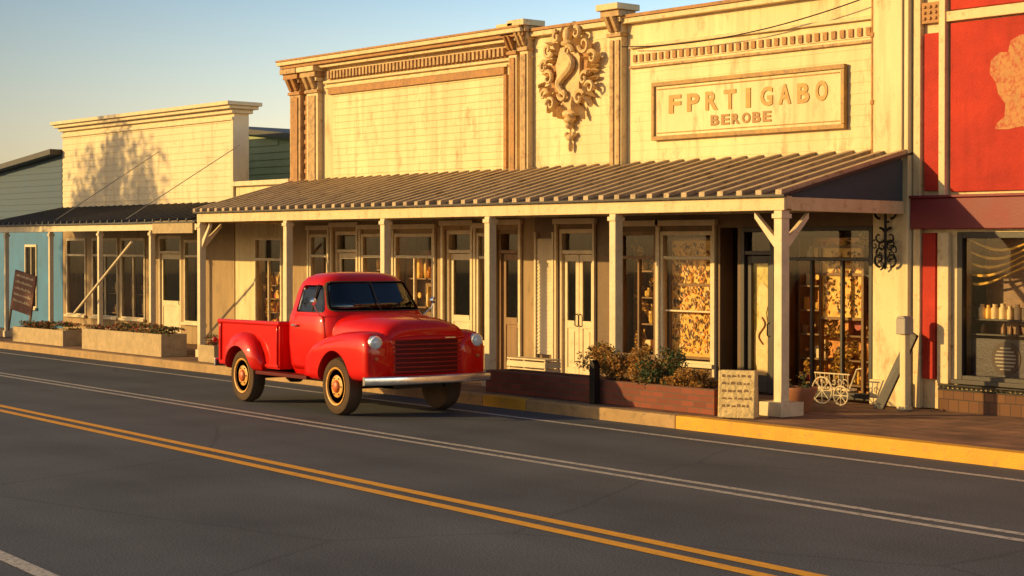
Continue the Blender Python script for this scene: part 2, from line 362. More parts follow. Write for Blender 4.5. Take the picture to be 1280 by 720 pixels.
cam.rotation_euler = Vector((-CA*math.cos(pt), SA*math.cos(pt), -math.sin(pt))).to_track_quat('-Z', 'Y').to_euler()

# ------------------------------------------------------------ ground
def sheet(name, x0, x1, y0, y1, z, m):
    b = MB(); b.quad((x0, y0, z), (x1, y0, z), (x1, y1, z), (x0, y1, z)); return b.obj(name, m, kind='structure')
sheet('ground', -2500, 2500, -2500, 2500, -.03, 'ground')
sheet('road', -400, 200, -4, 12.6, 0, 'asphalt')
for i, (y, wd, m) in enumerate([(6.92, .12, 'ywl'), (7.17, .12, 'ywl'), (9.27, .09, 'whl'), (9.50, .09, 'whl'), (11.93, .10, 'whl'), (3.38, .12, 'whl')]):
    sheet('road_marking', -400, 200, y-wd/2, y+wd/2, .004, m)
for a, c_, m in ((-400, -18.2, 'kerb'), (-18.2, -17.2, 'kerbyellow'), (-17.2, -14.2, 'kerb'), (-14.2, 100, 'kerbyellow')):
    b = MB(); b.box(a, c_-.004, 12.6, 12.78, -.02, .155); b.obj('kerb', m, bevel=.02, kind='structure')
b = MB(); b.box(-400, 100, 12.78, 16.0, -.02, .15); b.obj('pavement', 'paving', kind='structure')

# ------------------------------------------------------------ building pieces
def window(par, x0, x1, z0, z1, Y, mf='offwhite', nx=1, trans=None, fw=.06, shear=True, nz=0):
    b = MB(); ya, yb = Y-.03, Y+.06
    b.box(x0, x0+fw, ya, yb, z0, z1); b.box(x1-fw, x1, ya, yb, z0, z1)
    b.box(x0+fw, x1-fw, ya, yb, z0, z0+fw); b.box(x0+fw, x1-fw, ya, yb, z1-fw, z1)
    if trans: b.box(x0+fw, x1-fw, ya+.01, yb-.01, trans-.025, trans+.025)
    for i in range(1, nx):
        x = x0+(x1-x0)*i/nx; b.box(x-.02, x+.02, ya+.015, yb-.015, z0+fw, (trans-.025) if trans else z1-fw)
    for i in range(1, nz+1):
        z = z0+((trans or z1)-z0)*i/(nz+1)
        for j in range(nx):
            b.box(x0+fw+(x1-x0-2*fw)*j/nx+.022, x0+fw+(x1-x0-2*fw)*(j+1)/nx-.022, ya+.02, yb-.02, z-.014, z+.014)
    b.box(x0-.04, x1+.04, Y-.09, Y-.032, z0-.03, z0+.03)
    wo = b.obj('window', mf, par, bevel=.006, shear=shear)
    g = MB(); g.quad((x0+.02, Y+.015, z0+.02), (x1-.02, Y+.015, z0+.02), (x1-.02, Y+.015, z1-.02), (x0+.02, Y+.015, z1-.02))
    g.obj('glass', 'glass', wo, shear=shear, normals=False)
    return wo
def door(par, x0, x1, Y, mf='offwhite', leaves=1, z1=2.15, top=2.55, low=.95):
    f = MB(); zb = .165
    f.box(x0, x0+.07, Y-.05, Y+.1, zb, top); f.box(x1-.07, x1, Y-.05, Y+.1, zb, top)
    f.box(x0+.07, x1-.07, Y-.05, Y+.1, top-.07, top); f.box(x0+.07, x1-.07, Y-.04, Y+.09, z1, z1+.06)
    fo = f.obj('door_frame', mf, par, bevel=.006, shear=True)
    g = MB(); g.quad((x0+.05, Y+.03, z1+.03), (x1-.05, Y+.03, z1+.03), (x1-.05, Y+.03, top-.04), (x0+.05, Y+.03, top-.04)); g.obj('glass', 'glass', fo, shear=True, normals=False)
    W = (x1-x0-.14)/leaves
    for i in range(leaves):
        a = x0+.07+W*i+.006; c = a+W-.012; s = .085
        d = MB(); d.box(a, a+s, Y, Y+.045, zb+.01, z1-.01); d.box(c-s, c, Y, Y+.045, zb+.01, z1-.01)
        d.box(a+s, c-s, Y, Y+.045, zb+.01, zb+.15); d.box(a+s, c-s, Y, Y+.045, z1-.12, z1-.01); d.box(a+s, c-s, Y, Y+.045, low, low+.12)
        if low > .5:
            d.box(a+s, c-s, Y+.015, Y+.03, zb+.15, low)
            d.box(a+s+.04, c-s-.04, Y+.004, Y+.015, zb+.22, low-.05)
        do = d.obj('door', mf, par, bevel=.005, shear=True)
        g = MB(); g.quad((a+s, Y+.02, low+.12), (c-s, Y+.02, low+.12), (c-s, Y+.02, z1-.12), (a+s, Y+.02, z1-.12)); g.obj('glass', 'glass', do, shear=True, normals=False)
        h = MB(); hx = c-.04 if i == 0 else a+.04; h.tube([(hx, Y, .98), (hx, Y-.05, 1.0), (hx, Y-.05, 1.16), (hx, Y, 1.18)], .010); h.obj('handle', 'iron', do, smooth=True, shear=True)
def recess(par, x0, x1, Y, D=.6, m='offwhite'):
    b = MB(); b.box(x0-.05, x0-.003, Y+.2, Y+D+.1, .16, 2.7); b.box(x1+.003, x1+.05, Y+.2, Y+D+.1, .16, 2.7); b.box(x0, x1, Y+.2, Y+D+.1, 2.56, 2.62)
    b.obj('door_recess', m, par, shear=True)
def room(par, x0, x1, Y, D=3.6, top=2.95):
    b = MB(); b.box(x0, x1, Y+.0, Y+D, .10, .163, 1); b.box(x0+.05, x1-.05, Y+D-.1, Y+D, .17, top); b.box(x0+.05, x0+.1, Y+.25, Y+D-.1, .17, top)
    b.box(x1-.1, x1-.05, Y+.25, Y+D-.1, .17, top); b.box(x0+.05, x1-.05, Y+.22, Y+D-.1, top+.003, top+.06)
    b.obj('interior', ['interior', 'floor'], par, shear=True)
def shell(b, x0, x1, Y, zlow, ztop, D=9, t=.25, roofz=None, mi=0):
    b.box(x0, x1, Y, Y+t, zlow, ztop, mi)
    rz = roofz or ztop-.5
    b.box(x0, x0+.2, Y+t, Y+D, .16, rz, mi); b.box(x1-.2, x1, Y+t, Y+D, .16, rz, mi)
    b.box(x0+.2, x1-.2, Y+D-.2, Y+D, .16, rz, mi); b.box(x0+.2, x1-.2, Y+t, Y+D-.2, rz-.2, rz, mi)
def casing(b, o, Y, w_=.09):
    b.box(o[0]-w_, o[0]-.003, Y-.05, Y-.002, .16, o[3]+.08); b.box(o[1]+.003, o[1]+w_, Y-.05, Y-.002, .16, o[3]+.08); b.box(o[0]-w_-.03, o[1]+w_+.03, Y-.07, Y-.002, o[3]+.083, o[3]+.17)

def goods(b, x0, x1, y, z, h, dens=1.0):
    x = x0+.03
    while x < x1-.06:
        wd = random.uniform(.05, .14); hh = random.uniform(.4, .95)*h; mi = random.choices(range(5), [7, 4, 3, 2, 1])[0]; yy = y+random.uniform(-.05, .05)
        if random.random() < dens:
            k = random.random()
            if k < .25: b.box(x, x+wd, yy-.04, yy+.04, z, z+hh, mi)
            elif k < .65: b.lathe([(wd*.35, 0), (wd*.5, hh*.15), (wd*.5, hh*.6), (wd*.2, hh*.78), (wd*.2, hh)], (x+wd/2, yy, z), n=8, mi=mi)
            else: b.lathe([(min(wd, hh)*.5, 0), (min(wd, hh)*.5, .02), (min(wd, hh)*.3, .03)], (x+wd/2, yy, z+hh*.5), axis='y', n=12, mi=mi)
        x += wd+random.uniform(.01, .05)
def leaves(b, c, r, n, s, nm=3, clumps=6, wts=(5, 3, 2), lo=.25, hi=.5):
    cl = [(Vector((random.uniform(-.75, .75)*r[0], random.uniform(-.7, .7)*r[1], random.uniform(-.6, .75)*r[2])), random.uniform(lo, hi)) for _ in range(clumps)]
    for i in range(n):
        o, q = random.choice(cl); d = Vector((random.gauss(0, 1), random.gauss(0, 1), random.gauss(0, 1))).normalized()*random.random()**.45
        p = Vector(c)+o+Vector((d.x*r[0]*q, d.y*r[1]*q, d.z*r[2]*q*1.1))
        a = Vector((random.gauss(0, 1), random.gauss(0, 1), random.gauss(0, 1))).normalized(); e = a.orthogonal().normalized(); sz = s*random.uniform(.6, 1.3)
        a = a*sz; e = e*sz*.45
        b.add([p-a, p+e, p+a, p-e], [(0, 1, 2, 3)], random.choices(range(nm), wts[:nm])[0])
def shelf(x0, x1, z0, z1, y, rows, label, dens=.95, back='wood', leafy=0):
    x0 += .1; x1 -= .1
    t = thing('display_shelf', ((x0+x1)/2, y, .165), label, 'display shelf', 'display shelves in the shop windows')
    b = MB(); H = (z1-z0)/rows
    for i in range(rows): b.box(x0, x1, y-.10, y+.14, z0+H*i-.012, z0+H*i+.012)
    b.box(x0-.03, x0, y-.10, y+.14, .165, z1); b.box(x1, x1+.03, y-.10, y+.14, .165, z1); b.box(x0, x1, y+.145, y+.16, .165, z1, 1)
    b.obj('shelf_frame', ['wood', back], t, shear=True)
    g = MB()
    for i in range(rows): goods(g, x0, x1, y, z0+H*i+.014, H*.85, dens=dens)
    if g.v: g.obj('goods', ['g_gold', 'g_amber', 'g_cream', 'g_brown', 'g_red'], t, smooth=True, shear=True, kind='stuff')
    if leafy:
        g = MB()
        for i in range(leafy):
            leaves(g, (random.uniform(x0+.1, x1-.1), y-.12, random.uniform(z0+.1, z1-.1)), (.17, .07, .22), 150, .035, 3, 4)
        g.obj('dried_leaves', ['g_gold', 'leafy', 'g_brown'], t, normals=False, shear=True)
def goldpanel(x0, x1, z0, z1, Y, label, dens=380):
    t = thing('patterned_screen', ((x0+x1)/2, Y, .17), label, 'screen', 'golden screens behind the shop glass')
    b = MB(); b.box(x0, x1, Y, Y+.02, z0, z1); b.obj('golden_board', 'g_gold', t, shear=True)
    b = MB()
    b.box(x0-.04, x0, Y-.03, Y+.03, .17, z1+.04); b.box(x1, x1+.04, Y-.03, Y+.03, .17, z1+.04); b.box(x0, x1, Y-.03, Y+.03, z1, z1+.04); b.box(x0, x1, Y-.03, Y+.03, z0-.04, z0)
    zm = z0+(z1-z0)*.62; b.box(x0, x1, Y-.03, Y-.002, zm-.02, zm+.02); b.obj('screen_frame', 'wood', t, shear=True)
    b = MB(); n = int((x1-x0)*(z1-z0)*dens)
    for i in range(n):
        L_ = random.uniform(.02, .05); cx = random.uniform(x0+.03, x1-.03); cz = random.uniform(z0+.05, z1-.05); a = random.gauss(math.pi/2, .7)
        dx, dz = math.cos(a)*L_, math.sin(a)*L_; ex, ez = -math.sin(a)*L_*.42, math.cos(a)*L_*.42; y_ = Y-random.uniform(.004, .02)
        b.add([(cx-dx, y_, cz-dz), (cx+ex, y_-.006, cz+ez), (cx+dx, y_, cz+dz), (cx-ex, y_-.006, cz-ez)], [(0, 1, 2, 3)], random.choices(range(4), (5, 3, 2, 2))[0])
    b.obj('leaf_pattern', ['g_brown', 'g_amber', 'dark', 'g_cream'], t, shear=True, kind='stuff', normals=False)

Y0 = 15.8
# ---- teal building
xa, xb = -58, -43.25
tb = thing('teal_building', ((xa+xb)/2, Y0, .15), 'dark teal timber building with low dark roof', 'building')
b = MB(); ops = [(-46.3, -45.3, .7, 2.3), (-52, -50, .7, 2.4)]
b.wall(xa, xb, .15, 2.6, Y0, Y0+.2, ops, 1)
b.prism([(xa, 2.6), (xb, 2.6), (xb, 4.47), (xa, 3.6)], 'y', Y0, Y0+9, 0)
b.obj('wall', ['teal', 'blue'], tb, shear=True)
b = MB(); z = 2.7
while z < 4.3:
    xl = max(xa, xb-(4.47-z-.15)/.059) if z+.15 > 3.6 else xa
    b.quad((xl, Y0-.02, z), (xb, Y0-.02, z), (xb, Y0-.004, z+.15), (xl, Y0-.004, z+.15)); z += .15
b.obj('siding', 'teal', tb, shear=True)
b = MB(); b.prism([(xa-.3, 3.60), (xb, 4.472), (xb, 4.60), (xa-.3, 3.72)], 'y', Y0-.35, Y0+9.3); b.obj('roof', 'roofdark', tb, shear=True)
for o in ops: window(tb, o[0], o[1], o[2], o[3], Y0, 'offwhite', 2)
room(tb, xa, xb, Y0)

# ---- white building
xa, xb = -43.22, wx(293)
wb = thing('white_building', ((xa+xb)/2, Y0, .15), 'white clapboard shop with a flat false front and dark awning', 'building')
wops = [(wx(84), wx(108), .6, 2.45), (wx(116), wx(148), .6, 2.45), (wx(152), wx(182), .6, 2.45), (wx(198), wx(226), .165, 2.5), (wx(231), wx(256), .6, 2.4)]
b = MB(); b.wall(xa, xb, .15, 2.8, Y0, Y0+.25, wops, 1); b.box(xa, xb, Y0, Y0+.36, 2.8, 5.02)
b.box(xa, xa+.2, Y0+.25, Y0+9, .16, 2.8); b.box(xb-.2, xb, Y0+.25, Y0+9, .16, 2.8); b.box(xa, xb, Y0+8.8, Y0+9, .16, 4.3)
b.box(xa, xb, Y0+.36, Y0+8.8, 3.2, 3.4)
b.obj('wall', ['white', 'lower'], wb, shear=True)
b = MB(); b.siding(xa+.02, xb-.12, 3.3, 4.86, Y0, .14); b.obj('siding', 'white', wb, shear=True)
b = MB(); b.box(xa-.05, xb+.10, Y0-.10, Y0+.42, 5.02, 5.10); b.box(xa-.12, xb+.22, Y0-.22, Y0+.5, 5.103, 5.17); b.box(xa-.17, xb+.30, Y0-.30, Y0+.55, 5.173, 5.25)
b.box(xa, xb, Y0-.05, Y0-.003, 4.88, 4.95); b.box(xb-.12, xb+.02, Y0-.04, Y0-.004, 3.2, 4.87)
b.obj('cornice', 'offwhite', wb, bevel=.01, shear=True)
for i, o in enumerate(wops):
    if i == 3: door(wb, o[0], o[1], Y0+.05, 'offwhite', 1, 2.1, 2.5)
    else: window(wb, *o, Y0, 'offwhite', 2 if i in (1, 2) else 1, 2.05)
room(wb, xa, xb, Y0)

# ---- green building behind
gb = thing('green_building', (-34.4, 18.3, .15), 'sage green timber building with dark sloping roof edge', 'building')
b = MB(); b.prism([(-40, 3.45), (-29.9, 3.45), (-29.9, 4.3), (-40, 5.1)], 'y', 18.3, 24); b.box(-40, -29.9, 18.32, 23.9, .16, 3.45); b.obj('wall', 'green', gb, shear=True)
b = MB(); z = 3.6
while z < 4.9:
    xr = -29.9 if z+.16 < 4.3 else -29.9-(z+.16-4.3)/.0792
    b.quad((-40, 18.27, z), (xr, 18.27, z), (xr, 18.295, z+.16), (-40, 18.295, z+.16)); z += .16
b.obj('siding', 'green', gb, shear=True)
b = MB(); b.prism([(-40.2, 5.12), (-29.88, 4.303), (-29.88, 4.42), (-40.2, 5.24)], 'y', 18.05, 24.2); b.obj('roof', 'roofdark', gb, shear=True)

# ---- low infill shop
xa, xb = wx(293)+.003, -29.83
ib = thing('infill_shop', ((xa+xb)/2, Y0, .15), 'narrow one storey cream shop between two taller fronts', 'building')
io = [(wx(318), wx(352), .55, 2.45)]
b = MB(); b.wall(xa, xb, .15, 2.7, Y0+.02, Y0+.25, io); b.box(xa, xb, Y0+.02, Y0+.3, 2.7, 3.5); b.box(xa, xb, Y0+.3, 18.2, 3.0, 3.15)
b.obj('wall', 'cream', ib, shear=True)
b = MB(); b.box(xa, xb, Y0-.08, Y0+.32, 3.5, 3.6); b.obj('coping', 'offwhite', ib, bevel=.01, shear=True)
window(ib, *io[0], Y0+.02, 'offwhite', 2, 2.0); room(ib, xa, xb, Y0+.02, 2.2)

# ---- cream building A
xa, xb = -29.8, wx(668)
cb = thing('cream_building', ((xa+xb)/2, Y0, .15), 'cream clapboard shopfront with dentilled brown cornice', 'building')
aops = [(wx(388), wx(411), .6, 2.5), (wx(417), wx(447), .165, 2.55), (wx(453), wx(486), .6, 2.5), (wx(494), wx(543), .55, 2.5), (wx(556), wx(590), .165, 2.55),
        (wx(597), wx(614), .6, 2.5), (wx(621), wx(650), .165, 2.55)]
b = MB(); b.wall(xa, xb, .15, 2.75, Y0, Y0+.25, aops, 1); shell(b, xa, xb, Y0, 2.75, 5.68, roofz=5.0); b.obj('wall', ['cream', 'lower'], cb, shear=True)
sx0, sx1 = wx(417), wx(632)
b = MB(); b.siding(sx0, sx1, 3.5, 5.16, Y0, .125); b.obj('siding', 'cream', cb, shear=True)
b = MB()
b.box(xa-.12, xb, Y0-.30, Y0+.35, 5.80, 5.87); b.box(xa-.08, xb, Y0-.24, Y0+.32, 5.74, 5.797, 1); b.box(xa-.04, xb, Y0-.16, Y0+.3, 5.68, 5.737)
b.box(sx0-.3, xb, Y0-.07, Y0-.002, 5.38, 5.43); b.box(sx0-.3, sx1+.1, Y0-.05, Y0-.002, 5.29, 5.33)
b.obj('cornice', ['cream2', 'brown'], cb, bevel=.008, shear=True)
b = MB(); b.box(xa-.13, xb, Y0-.32, Y0+.36, 5.873, 5.905); b.obj('coping', 'brown', cb, shear=True)
b = MB(); b.box(sx0-.12, sx1+.03, Y0-.06, Y0-.002, 5.165, 5.285)
b.box(sx1+.003, sx1+.08, Y0-.05, Y0-.002, 3.5, 5.16)
b.obj('brown_band', 'brown', cb, shear=True)
b = MB(); x = sx0-.05; b.box(sx0-.1, wx(640), Y0-.038, Y0-.002, 5.44, 5.62, 1)
while x < wx(640)-.05: b.box(x, x+.065, Y0-.12, Y0-.036, 5.46, 5.60); x += .125
b.obj('dentil_course', ['stain', 'brown'], cb, shear=True)
def pilaster(par, x0, x1, zt, y=Y0, proud=.12, m='cream2', fl=3, zb=2.9, m2='brown'):
    b = MB(); b.box(x0, x1, y-proud, y-.002, zb, zt-.28)
    W = x1-x0
    for i in range(fl):
        fx = x0+W*(i+.5)/fl; b.box(fx-W*.22/fl*1.4, fx+W*.22/fl*1.4, y-proud-.025, y-proud-.002, zb+.6, zt-.55, 1)
    b.box(x0-.03, x1+.03, y-proud-.04, y-.002, zt-.50, zt-.44, 1)
    b.box(x0-.04, x1+.04, y-proud-.06, y-.002, zt-.277, zt-.20); b.box(x0-.08, x1+.08, y-proud-.12, y+.1, zt-.197, zt-.10, 1); b.box(x0-.12, x1+.12, y-proud-.18, y+.15, zt-.097, zt)
    for i in range(2):
        cx = x0+W*(.25+.5*i); b.prism([(y-proud-.02-.14, zt-.20), (y-proud, zt-.20), (y-proud, zt-.43), (y-proud-.05, zt-.42)], 'x', cx-W*.13, cx+W*.13, 1)
    return b.obj('pilaster', [m, m2], par, bevel=.008, shear=True)
pilaster(cb, wx(369), wx(382), 5.72, fl=1, m='stain'); pilaster(cb, wx(390), wx(404), 5.72, fl=1, m2='stain')
b = MB(); b.box(wx(383.5), wx(388.5), Y0-.03, Y0-.002, 3.3, 5.3)
for i in range(9): b.box(wx(383.9), wx(388.1), Y0-.06, Y0-.028, 3.5+i*.19, 3.58+i*.19)
b.obj('brown_panel', 'brown', cb, shear=True)
pilaster(cb, wx(643), wx(653), 5.96, fl=1); pilaster(cb, wx(657), wx(667), 6.0, fl=1, m2='stain')
b = MB()
for i, o in enumerate(aops):
    casing(b, o, Y0, .07)
    if i in (1, 4, 6):
        recess(cb, o[0], o[1], Y0, .12); door(cb, o[0], o[1], Y0+.08, 'offwhite' if i != 6 else 'wood', 1)
    else: window(cb, *o, Y0, 'offwhite', 2 if i == 3 else 1, 2.08)
b.obj('casing', 'offwhite', cb, bevel=.005, shear=True)
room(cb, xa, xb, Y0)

# ---- cream building B
xa, xb = wx(668)+.003, wx(1146)
sb = thing('sign_building', ((xa+xb)/2, Y0, .15), 'cream shopfront with carved crest and framed name board', 'building')
bops = [(wx(698), wx(743), .165, 2.55), (wx(776), wx(822), .55, 2.5), (wx(827), wx(893), .5, 2.5), (wx(900), wx(922), .165, 2.55), (wx(927), wx(968), .165, 2.55), (wx(978), wx(1092), .22, 2.55)]
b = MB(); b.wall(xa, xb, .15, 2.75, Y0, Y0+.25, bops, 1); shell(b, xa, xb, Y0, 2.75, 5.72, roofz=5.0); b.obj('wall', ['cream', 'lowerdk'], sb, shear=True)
b = MB(); b.siding(wx(789), wx(1096), 3.3, 4.98, Y0, .15, .010); b.siding(xa+.05, wx(766), 3.3, 5.6, Y0, .15, .01)
b.obj('siding', 'cream', sb, shear=True)
b = MB(); b.box(xa, xb, Y0-.12, Y0+.3, 5.72, 5.80); b.box(wx(789), wx(1096), Y0-.06, Y0-.002, 5.33, 5.38); b.box(wx(789), wx(1096), Y0-.05, Y0-.002, 5.02, 5.06, 1)
b.obj('cornice', ['cream2', 'stain'], sb, bevel=.008, shear=True)
b = MB(); b.box(xa, xb, Y0-.15, Y0+.32, 5.803, 5.85); b.obj('coping', 'brown', sb, shear=True)
b = MB(); x = wx(793); b.box(x, wx(1092), Y0-.014, Y0-.002, 5.10, 5.25, 1)
while x < wx(1092)-.08: b.box(x, x+.075, Y0-.035, Y0-.012, 5.12, 5.23); x += .15
b.obj('dentil_course', ['brown', 'cream2'], sb, shear=True)
pilaster(sb, wx(769), wx(784), 6.03, fl=2, m2='stain')
b = MB(); b.box(wx(1100), wx(1144), Y0-.14, Y0-.002, .16, 6.6); b.box(wx(1106), wx(1138), Y0-.17, Y0-.143, 3.4, 6.2); b.box(wx(1100), wx(1144)-.003, Y0-.2, Y0-.143, .16, .5)
b.obj('pilaster', 'cream', sb, bevel=.01, shear=True)
b = MB(); b.tube([(wx(1099), Y0-.10, 2.95), (wx(1099), Y0-.10, 5.9)], .04)
for z in (3.3, 4.2, 5.1): b.lathe([(.055, -.03), (.055, .03)], (wx(1099), Y0-.10, z), n=12)
b.obj('drainpipe', 'brown', sb, smooth=True, shear=True)
# name board
bx0, bx1 = wx(819), wx(1060)
nb = MB(); nb.box(bx0+.06, bx1-.06, Y0-.05, Y0-.02, 3.95, 4.70)
no = nb.obj('sign', 'cream', sb, shear=True)
nb = MB(); nb.box(bx0, bx1, Y0-.085, Y0-.02, 3.885, 3.947); nb.box(bx0, bx1, Y0-.085, Y0-.02, 4.703, 4.765); nb.box(bx0, bx0+.06, Y0-.085, Y0-.02, 3.95, 4.70); nb.box(bx1-.06, bx1, Y0-.085, Y0-.02, 3.95, 4.70)
nb.box(bx0+.10, bx1-.10, Y0-.058, Y0-.048, 4.645, 4.665); nb.box(bx0+.10, bx1-.10, Y0-.058, Y0-.048, 3.985, 4.0)
nb.obj('sign_frame', 'frame', no, bevel=.01, shear=True)
tm = MB()
for i, ch in enumerate('FPRTIGABO'):
    cxp = 847+i*22.9; hw = 7.6 if ch != 'I' else 2.8
    textmesh(ch, wx(cxp-hw), wx(cxp+hw), 4.28+random.uniform(-.008, .008), 4.56+random.uniform(-.008, .008), Y0-.056, .012, .035, tm)
tm.obj('lettering', 'gold', no, shear=True)
tm = MB()
for i, ch in enumerate('BEROBE'):
    cxp = 897+i*13; textmesh(ch, wx(cxp-5.2), wx(cxp+5.2), 4.05, 4.205, Y0-.056, .010, .04, tm)
tm.obj('lettering', 'goldbk', no, shear=True)
# crest
def spiral(cx, cz, r, turns, a0, sgn, y, rr, n=22):
    pts = []; rad = []
    for i in range(n):
        t = i/(n-1); a = a0+sgn*turns*2*math.pi*t; q = r*(1-.85*t); pts.append((cx+q*math.cos(a), y-.02*t, cz+q*math.sin(a))); rad.append(rr*(1-.5*t))
    return pts, rad
c = MB(); cx = (wx(675)+wx(762))/2; cy = Y0-.12
c.prism([(cx+.50*math.cos(k*math.pi/12)*(1+.08*(k % 2)), 5.05+.52*math.sin(k*math.pi/12)*(1+.08*(k % 2))) for k in range(24)], 'y', Y0-.06, Y0-.012, 1)  # brown backing plate paints the deep shadow between the carved scrolls
c.prism([(cx-.24, 4.66), (cx+.05, 4.45), (cx+.28, 4.70), (cx+.30, 5.3), (cx+.16, 5.5), (cx-.2, 5.47), (cx-.32, 5.2)], 'y', Y0-.12, Y0-.058)
for s in (-1, 1):
    for (dx, z, r, tn, a0, k) in [(.42, 5.46, .15, 1.1, 200, 1), (.62, 5.20, .13, 1.0, 120, -1), (.50, 4.96, .13, 1.1, 60, 1), (.58, 4.74, .12, 1.0, 160, -1), (.38, 4.60, .13, 1.1, 20, 1), (.24, 5.64, .11, 1.0, 90, -1)]:
        aa = math.radians(a0+random.uniform(-25, 25)) if s > 0 else math.pi-math.radians(a0+random.uniform(-25, 25))
        z += random.uniform(-.05, .05); dx += random.uniform(-.05, .05)
        c.tube([(cx+s*dx, cy+.10, z), (cx+s*dx, cy-.02, z)], .03, 6)
        p, rd = spiral(cx+s*dx, z, r*random.uniform(.85, 1.1), tn, aa, k*s, cy-.04, .036); c.tube(p, rd, 6)
    for i in range(28):
        an = math.radians(-80+i*6.2); rx, rz = random.uniform(.44, .76), random.uniform(.48, .74)
        x_, z_ = cx+s*rx*math.cos(an), 5.05+rz*math.sin(an); L_ = random.uniform(.07, .14); dv = Vector((s*math.cos(an+random.uniform(-.7, .7)), 0, math.sin(an+random.uniform(-.7, .7)))).normalized()
        P_ = Vector((x_, cy+.05, z_)); Q_ = Vector((-dv.z, 0, dv.x)); w_ = L_*.38
        c.loft([[P_-dv*L_-Q_*.01, P_-dv*L_+Vector((0, -.06, 0)), P_-dv*L_+Q_*.01], [P_-Q_*w_, P_+Vector((0, -.12, 0)), P_+Q_*w_], [P_+dv*L_-Q_*.012, P_+dv*L_+Vector((0, -.07, 0)), P_+dv*L_+Q_*.012]], 0)
S_ = [(cx+.17*math.sin(t*math.pi*2), cy-.06, 5.36-.66*t) for t in [k/20 for k in range(21)]]
c.tube(S_, [.035+.035*math.sin(k/20*math.pi) for k in range(21)], 8)
p, rd = spiral(cx+.06, 5.38, .12, .9, math.radians(0), 1, cy-.05, .04); c.tube(p, rd, 6)
p, rd = spiral(cx-.06, 4.72, .12, .9, math.pi, 1, cy-.05, .04); c.tube(p, rd, 6)
c.ell((cx, cy-.01, 5.66), (.09, .08, .14)); c.ell((cx, cy-.01, 5.53), (.14, .09, .06))
c.ell((cx, cy+.03, 4.40), (.20, .09, .07)); c.ell((cx, cy+.03, 4.30), (.11, .09, .06)); c.ell((cx, cy+.03, 4.20), (.06, .08, .05))
c.tube([(cx, cy+.05, 4.18-.03*i) for i in range(10)], .018, 6)
c.ell((cx, cy+.04, 4.02), (.08, .06, .06)); c.ell((cx-.09, cy+.05, 4.07), (.045, .05, .045)); c.ell((cx+.09, cy+.05, 4.07), (.045, .05, .045)); c.ell((cx, cy+.05, 3.88), (.035, .05, .10))
c.obj('crest', ['crest', 'brown'], sb, smooth=True, shear=True)
b = MB()
for i, o in enumerate(bops):
    if i in (0, 1, 2): casing(b, o, Y0, .05)
    if i == 0: recess(sb, o[0], o[1], Y0, .12); door(sb, o[0], o[1], Y0+.06, 'offwhite', 2)
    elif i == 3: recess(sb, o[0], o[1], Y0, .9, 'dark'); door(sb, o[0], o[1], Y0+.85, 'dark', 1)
    elif i == 4: door(sb, o[0], o[1], Y0+.03, 'dark', 1, low=.30)
    elif i == 5: window(sb, *o, Y0, 'dark', 3, 2.1)
    elif i == 2: window(sb, *o, Y0, 'offwhite', 1, 2.1, nz=1)
    else: window(sb, *o, Y0, 'wood', 2, 2.1)
b.obj('casing', 'offwhite', sb, bevel=.005, shear=True)
b = MB(); b.siding(wx(673), wx(693), .5, 2.4, Y0-.02, .06, .02); b.box(wx(671), wx(673), Y0-.06, Y0-.002, .3, 2.5); b.box(wx(693), wx(695), Y0-.06, Y0-.002, .3, 2.5)
b.obj('shutter', 'white', sb, shear=True)
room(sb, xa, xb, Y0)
# pale panel behind the corner door
o = bops[4]; pcx = (o[0]+o[1])/2
pt_ = thing('painted_board', (pcx, Y0+.12, .17), 'pale yellow painted board with a curved vase shape', 'board')
b = MB(); b.box(o[0]+.14, o[1]-.14, Y0+.10, Y0+.12, .32, 2.03); b.obj('backing', 'yellowpanel', pt_, shear=True)
b = MB(); pr = [(.02, 1.75), (.10, 1.68), (.13, 1.5), (.07, 1.32), (.10, 1.15), (.19, .95), (.20, .7), (.12, .5), (.08, .42)]
b.prism([(pcx+a_, z_) for a_, z_ in pr]+[(pcx-a_*.8, z_) for a_, z_ in pr[::-1]], 'y', Y0+.088, Y0+.098)
b.obj('vase_shape', 'g_cream', pt_, shear=True)
b = MB(); b.tube([(pcx+.06*math.sin(t*.6), Y0+.084, 1.25-.035*t) for t in range(12)], .014, 6); b.obj('curl_mark', 'g_brown', pt_, shear=True)

# ---- red building
xa, xb = wx(1146)+.003, -5.0
rb = thing('red_building', ((xa+xb)/2, Y0, .15), 'red rendered shop with cream frames and large display window', 'building')
rw0 = wx(1198); rops = [(rw0, rw0+3.4, .50, 2.46)]
b = MB(); b.wall(xa, xb, .15, 2.5, Y0, Y0+.25, rops, 1); shell(b, xa, xb, Y0, 2.5, 6.8, roofz=6.0); b.obj('wall', ['cream2', 'cream2'], rb, shear=True)
b = MB(); b.box(wx(1190), xb-.1, Y0-.04, Y0-.002, 2.98, 5.15); b.box(wx(1190), xb-.1, Y0-.04, Y0-.002, 5.32, 5.6); b.box(wx(1158), wx(1176), Y0-.05, Y0-.002, 3.0, 5.05)
b.box(wx(1157), wx(1173), Y0-.06, Y0-.002, .55, 2.45)
b.obj('red_panel', 'red', rb, bevel=.006, shear=True)
b = MB(); b.box(wx(1179), wx(1187), Y0-.10, Y0-.002, 2.93, 6.4); b.box(xa, wx(1155), Y0-.08, Y0-.002, .16, 6.4); b.box(wx(1188), xb, Y0-.09, Y0-.002, 5.17, 5.30); b.box(wx(1188), xb, Y0-.16, Y0-.002, 5.62, 5.8)
b.box(wx(1176), wx(1190), Y0-.07, Y0-.002, .5, 2.45)
b.obj('trim', 'cream2', rb, bevel=.008, shear=True)
b = MB(); b.box(wx(1156), wx(1177), Y0-.07, Y0-.002, 5.18, 5.45)
